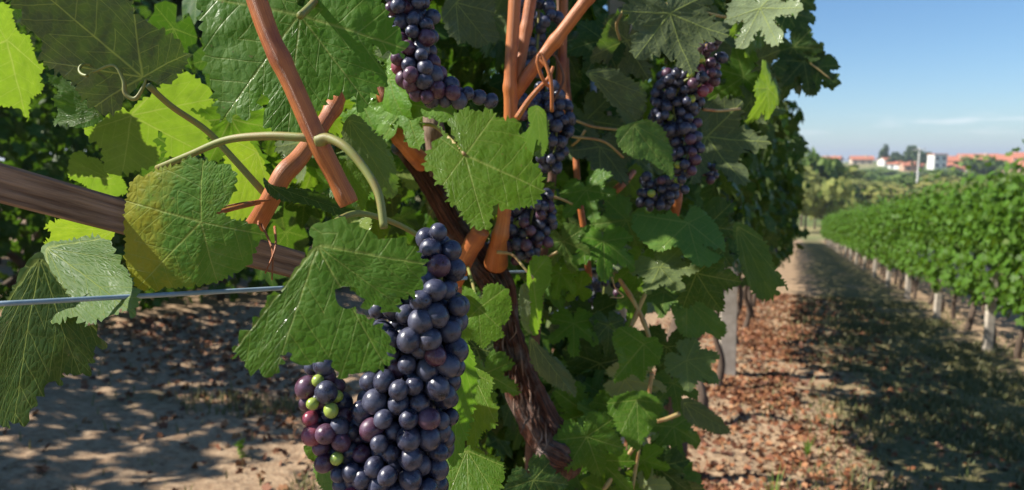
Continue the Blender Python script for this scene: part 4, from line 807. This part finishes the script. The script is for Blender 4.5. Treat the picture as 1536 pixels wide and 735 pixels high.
def weed(px, dist, label, n=9, s0=.03):
    x, y, z = ground_at(px, dist); t = empty('weed', (x, y, z), label, 'weed'); rs = random.Random(int(px))
    link('stem', tube([(0, 0, -.02), (.006, .0, .05), (0, .01, .11)], [.002, .0015, .001], M_pet, 6, 4), t, (0, 0, 0))
    for k in range(n):
        o = link('leaf', bank(k % 10, M_bright), t, (.004 * math.cos(k), .004 * math.sin(k), .012 * k)); a = k * 2.4; s = s0 * rs.uniform(.7, 1.2); o.scale = (s, s, s); o.rotation_euler = orient(Vector((math.cos(a), math.sin(a), .25)), Vector((0, 0, 1)) + Vector((rs.gauss(0, .3), rs.gauss(0, .3), 0))).to_euler()
weed(176, 2.05, 'little bright green seedling on the bare soil at the bottom left')
weed(345, 3.3, 'small green weed on the reddish litter left of the front leaf', 7, .03)

# ------------------------------------------------------------------ far land: trees, vineyard rows, houses, pole
def blob_crown(seed, rx, rz, n, leaf, mat):
    rs = np.random.default_rng(seed); cen = [(rs.normal() * rx * .4, rs.normal() * rx * .4, rz * rs.uniform(.45, 1.35), rs.uniform(.45, .75)) for _ in range(9)]; parts = []
    for i in range(n):
        c = cen[rs.integers(9)]; d = rs.normal(size=3); d /= np.linalg.norm(d); k = rs.uniform(.75, 1.05); p = np.array([c[0] + d[0] * rx * c[3] * k, c[1] + d[1] * rx * c[3] * k, c[2] + d[2] * rz * .55 * c[3] * k + .3])
        v, f, u = LOW[rs.integers(6)]; m = np.array(orient(Vector(rs.normal(size=3)), Vector(d) + Vector((0, 0, .4)) + Vector(rs.normal(size=3) * .4)).to_3x3()); parts.append(((v * leaf * rs.uniform(.6, 1.3)) @ m.T + p, f[::1], u))
    V, F, U = join_arrays(parts); return mesh('crown', V, F, mat, U)
M_tree = [leaf_mat('tree foliage ' + str(i), c, c, tuple(q * 1.6 for q in c), .25, detail=False, island=True, rough=.6, vein=c) for i, c in enumerate([(.10, .16, .04), (.15, .18, .05), (.05, .09, .035), (.19, .20, .06)])]
CR = [blob_crown(i, 1., 1., 620, .17, M_tree[i]) for i in range(4)]
TT = tube([(0, 0, -.3), (.02, 0, .3), (0, .03, .8)], [.09, .07, .04], M_farbark, 8, 4, name='trunk')
def tree(px, dist, w_, h, kind, label, group):
    x, y, z = ground_at(px, dist); t = empty('tree', (x, y, z), label, 'tree', group); c = link('crown', CR[kind], t, (0, 0, h * .08)); c.scale = (w_ / 2, w_ / 2, h / 2.05); c.rotation_euler.z = (px * 7) % 6.28
    k = link('trunk', TT, t, (0, 0, 0)); k.scale = (w_ / 4, w_ / 4, h / 2); return t
rs = random.Random(3)
for i, (px, dist, w_, h, k) in enumerate([(1206, 84, 7, 7.5, 1), (1220, 92, 6, 6, 3), (1232, 88, 6, 5, 1), (1214, 110, 8, 9, 0), (1245, 98, 7, 6, 3), (1262, 102, 8, 5.5, 1), (1200, 98, 8, 10, 0), (1228, 126, 10, 8, 1)]):
    tree(px, dist, w_, h, k, 'bushy olive green tree at the valley edge just beyond the end of the lane', 'bushes beyond the end of the lane')
for i in range(20):
    px = 1268 + i * 13 + rs.uniform(-6, 6); tree(px, 150 + rs.uniform(-14, 30), rs.uniform(7, 11), rs.uniform(3, 5), rs.choice((3, 1, 3, 0)), 'yellowish green thicket tree in the valley around the pale utility pole', 'thicket in the valley')
for i in range(20):
    px = 1200 + i * 18 + rs.uniform(-8, 8); tree(px, 322 + rs.uniform(-10, 30), rs.uniform(6, 10), rs.uniform(2.2, 4.2), rs.choice((0, 2, 0, 1)), 'green tree on the slope just below the distant red roofs', 'trees on the slope below the houses')
for i, (px, d, w_, h, k) in enumerate([(1290, 225, 9, 5, 0), (1418, 215, 10, 6, 0), (1404, 222, 8, 5, 2), (1436, 228, 11, 5, 1), (1340, 262, 9, 4, 0), (1500, 240, 12, 5, 0), (1476, 225, 10, 4, 1), (1212, 240, 12, 7, 0)]):
    tree(px, d, w_, h, k, 'small round tree standing in the middle of the opposite slope', 'trees in the middle of the opposite slope')
tree(1432 + 30, 270, 16, 10, 0, 'rounded dark tree clump right below the red roofs', None)
tree(1364, 360, 9, 12, 2, 'tallest dark tree rising above the skyline left of the white house', None)
tree(1377, 365, 7, 9, 2, 'broad dark tree beside the tallest one on the skyline', None)
tree(1317, 390, 4, 11, 2, 'narrow dark cypress standing on the skyline', None)
tree(1338, 380, 7, 8, 2, 'small dark skyline tree between cypress and tall tree', None)
def hill_row(x0, y0, x1, y1, label, group, hw, hh):
    n = 40; V = []; m = 7
    for i in range(n):
        t = i / (n - 1); x, y = x0 + (x1 - x0) * t, y0 + (y1 - y0) * t; z = float(gz(x, y)); dx, dy = (y1 - y0), -(x1 - x0); L = math.hypot(dx, dy); dx /= L; dy /= L
        for j in range(m):
            a = math.pi * j / (m - 1); k = 1 + .35 * noise.noise(Vector((x * .5, y * .5, a * 2))); V.append((x + dx * hw * math.cos(a) * k, y + dy * hw * math.cos(a) * k, z - .1 + hh * math.sin(a) ** .6 * k))
    o = link('vine_row', mesh('vine_row', V, grid_faces(n, m, False), M_rowfar)); return tag(o, label, 'vine row', group)
M_rowfar = simple('far vine row', (.06, .12, .03), (.14, .23, .05), 1.2, .9, .6, .3)
for i in range(11):                      # rows facing us in the valley just beyond the lane
    a = ground_at(1272 + i * 14, 118); b = ground_at(1262 + i * 12, 146); hill_row(a[0], a[1], b[0], b[1], 'green vine row running downhill in the valley just beyond the lane', 'vine rows in the valley', .6, 1.7)
for i in range(8):                      # slanting rows on the opposite slope
    d = 205 + i * 15; a = ground_at(1212, d + 4); b = ground_at(1330 + (i % 3) * 8, d + 22); hill_row(a[0], a[1], b[0], b[1], 'long green vine row slanting across the opposite slope', 'vine rows on the opposite slope', .9, 1.8)
for i in range(6):
    d = 245 + i * 8; a = ground_at(1318, d - 6); b = ground_at(1395, d + 16); hill_row(a[0], a[1], b[0], b[1], 'short vine row beside bare pale soil on the opposite slope', 'short vine rows on the opposite slope', .7, 1.5)
M_roof = simple('red roof tiles', (.36, .12, .07), (.50, .20, .12), 1.5, .85, .4, .05, stretch=(1, 8, 8)); M_wall = [simple('house wall ' + str(i), c, tuple(q * .9 for q in c), .6, .9, 0) for i, c in enumerate([(.72, .70, .66), (.62, .50, .38), (.55, .34, .24), (.66, .60, .52)])]
M_glass = simple('window glass', (.04, .05, .06), (.06, .07, .09), 1, .2, 0, spec=.6); M_pale = simple('pale pole', (.5, .48, .45), (.62, .6, .56), 4, .8, 0)
def house(px, dist, wd, dp, h, rf, wk, label, group, rot=0., chim=True):
    wd, dp, h, rf = wd * .68, dp * .8, h * .72, rf * .7
    x, y, z = ground_at(px, dist); t = empty('house', (x, y, z - .6), label, 'house', group); t.rotation_euler.z = math.atan2(-x, y) + rot
    X, Y = wd / 2, dp / 2; V = [(-X, -Y, 0), (X, -Y, 0), (X, Y, 0), (-X, Y, 0), (-X, -Y, h), (X, -Y, h), (X, Y, h), (-X, Y, h), (-X, 0, h + rf), (X, 0, h + rf)]
    link('wall', mesh('wall', V, [(0, 1, 5, 4), (2, 3, 7, 6), (1, 2, 6, 9, 5), (3, 0, 4, 8, 7), (0, 3, 2, 1)], M_wall[wk], smooth=False), t, (0, 0, 0))
    e = .6; k = rf * e / Y; rv = [(-X - e, -Y - e, h - k), (X + e, -Y - e, h - k), (X + e, 0, h + rf + .15), (-X - e, 0, h + rf + .15), (-X - e, Y + e, h - k), (X + e, Y + e, h - k)]; rv = rv + [(a, b, c + .22) for a, b, c in rv]
    r = link('roof', mesh('roof', rv, [(6, 7, 8, 9), (9, 8, 11, 10), (1, 0, 3, 2), (2, 3, 4, 5), (0, 1, 7, 6), (5, 4, 10, 11), (1, 2, 8, 7), (2, 5, 11, 8), (3, 0, 6, 9), (4, 3, 9, 10)], M_roof, smooth=False), t, (0, 0, 0))
    if chim:
        v, f = bevel_box(.9, .9, 1.6, 0, .05); c = link('chimney', mesh('chimney', v, f, M_wall[1], smooth=False), r, (X * .4, -Y * .3, h + rf * .5))
    nw = max(2, int(wd / 3.2)); 
    for fl in range(max(1, int(h / 3))):
        for i in range(nw):
            v, f = bevel_box(1.0, .12, 1.3, 0, .02); link('window', mesh('window', v, f, M_glass, smooth=False), t, (-X + wd * (i + .5) / nw, -Y - .03, 1.0 + fl * 2.9))
HS = [(1224, 420, 20, 10, 5, 2.4, 3, .1), (1240, 425, 14, 9, 5, 2.2, 1, -.3), (1284, 430, 16, 9, 4.5, 2.2, 1, .2), (1326, 400, 13, 9, 5, 2.4, 0, .5), (1343, 380, 13, 9, 4.5, 2.2, 0, -.5), (1358, 372, 12, 9, 4.5, 2.4, 2, .3), (1420, 380, 18, 10, 7, 2.6, 2, .2), (1434, 360, 16, 10, 5, 2.6, 2, -.2), (1455, 385, 22, 10, 8, 2.6, 0, .1), (1462, 355, 12, 9, 5, 2.6, 0, .9), (1480, 378, 24, 11, 7, 3, 3, -.1), (1496, 352, 18, 10, 5, 2.8, 1, .25), (1512, 372, 26, 11, 8, 3, 0, .05), (1528, 350, 22, 10, 6, 3, 2, -.15), (1545, 370, 26, 12, 9, 3, 3, .1), (1404, 392, 12, 9, 6, 2.2, 3, .3)]
for i, (px, d, a, b, h, r_, wk, ro) in enumerate(HS): house(px, d, a, b, h, r_, wk, 'distant village house under a red tiled roof on the skyline', 'village houses on the skyline', ro)
x, y, z = ground_at(1396, 352); t = empty('house', (x, y, z - .5), 'tall narrow white flat-topped house among the distant red roofs', 'house'); t.rotation_euler.z = math.atan2(-x, y) + .5
v, f = bevel_box(5.5, 5.5, 9.4, 0, .1); link('wall', mesh('wall', v, f, M_wall[0], smooth=False), t, (0, 0, 0)); v, f = bevel_box(6, 6, .4, 0, .1); link('roof', mesh('roof', v, f, M_roof, smooth=False), t, (0, 0, 9.41))
for fl in range(3):
    for i in (-1, 1): v, f = bevel_box(1.2, .15, 1.5, 0, .02); link('window', mesh('window', v, f, M_glass, smooth=False), t, (i * 1.4, -2.8, 1.2 + fl * 2.9))
x, y, z = ground_at(1369, 165); t = empty('utility_pole', (x, y, z), 'tall pale utility pole standing in the valley thicket', 'utility pole')
link('pole', tube([(0, 0, -.3), (0, 0, 5), (0, 0, 10.6)], [.24, .2, .16], M_pale, 10, 4), t, (0, 0, 0)); v, f = bevel_box(2.2, .14, .14, 0, .02); link('crossarm', mesh('crossarm', v, f, M_pale, smooth=False), t, (0, -.25, 10.1))
for i in (-.9, 0, .9): link('insulator', tube([(0, 0, 0), (0, 0, .12), (0, 0, .3)], [.07, .1, .04], M_glass, 8, 3), t, (i, -.25, 10.24))

# tall dark trees closing the view behind the rows at the left
CRN = blob_crown(31, 1., 1., 3600, .062, M_tree[2])
for i, (px, dist, w_, h) in enumerate([(-60, 13, 5.5, 6.5), (60, 14, 5, 6), (170, 13.5, 5, 7), (270, 15, 5, 6.5), (370, 14.5, 5, 6), (470, 16, 5.5, 6.5), (570, 17, 5.5, 6.5), (-150, 12, 5, 6)]):
    t = tree(px, dist, w_, h, 2, 'tall dark tree closing the view behind the vine rows at the left', 'trees behind the left rows'); t.children[0].data = CRN

# ------------------------------------------------------------------ the summer air
mh = bpy.data.materials.new('thin haze'); mh.use_nodes = True; hn = mh.node_tree.nodes; hn.clear(); ho = hn.new('ShaderNodeOutputMaterial'); hv_ = hn.new('ShaderNodeVolumePrincipled')
hv_.inputs['Color'].default_value = (.78, .86, 1, 1); hv_.inputs['Density'].default_value = .0004; hv_.inputs['Anisotropy'].default_value = .2; mh.node_tree.links.new(hv_.outputs[0], ho.inputs['Volume'])
hz = [(x, y, z) for z in (-90, 60) for x, y in ((-3200, -40), (3200, -40), (3200, 6200), (-3200, 6200))]
tag(link('haze', mesh('haze', hz, [(0, 3, 2, 1), (4, 5, 6, 7), (0, 1, 5, 4), (1, 2, 6, 5), (2, 3, 7, 6), (3, 0, 4, 7)], mh, smooth=False)), 'thin pale summer haze over the far slopes', 'haze', kind='stuff')

# a few more leaves overlapping the front trunk and hiding the lower centre
for (x, y, d, sz, a, m) in ((728, 560, .90, 62, 80, M_leaf), (880, 655, .92, 66, 70, M_leaf), (800, 720, .9, 60, 60, M_dark), (930, 610, 1.15, 62, 90, M_leaf), (890, 470, 1.25, 55, 80, M_dark), (1000, 520, 1.2, 60, 95, M_dark), (1010, 640, 1.2, 60, 80, M_leaf), (985, 700, 1.15, 62, 90, M_dark)):
    gleaf(V1 if x < 890 else V2, x, y, d, sz, a, (random.uniform(-25, 25), random.uniform(-25, 10)), None, m)
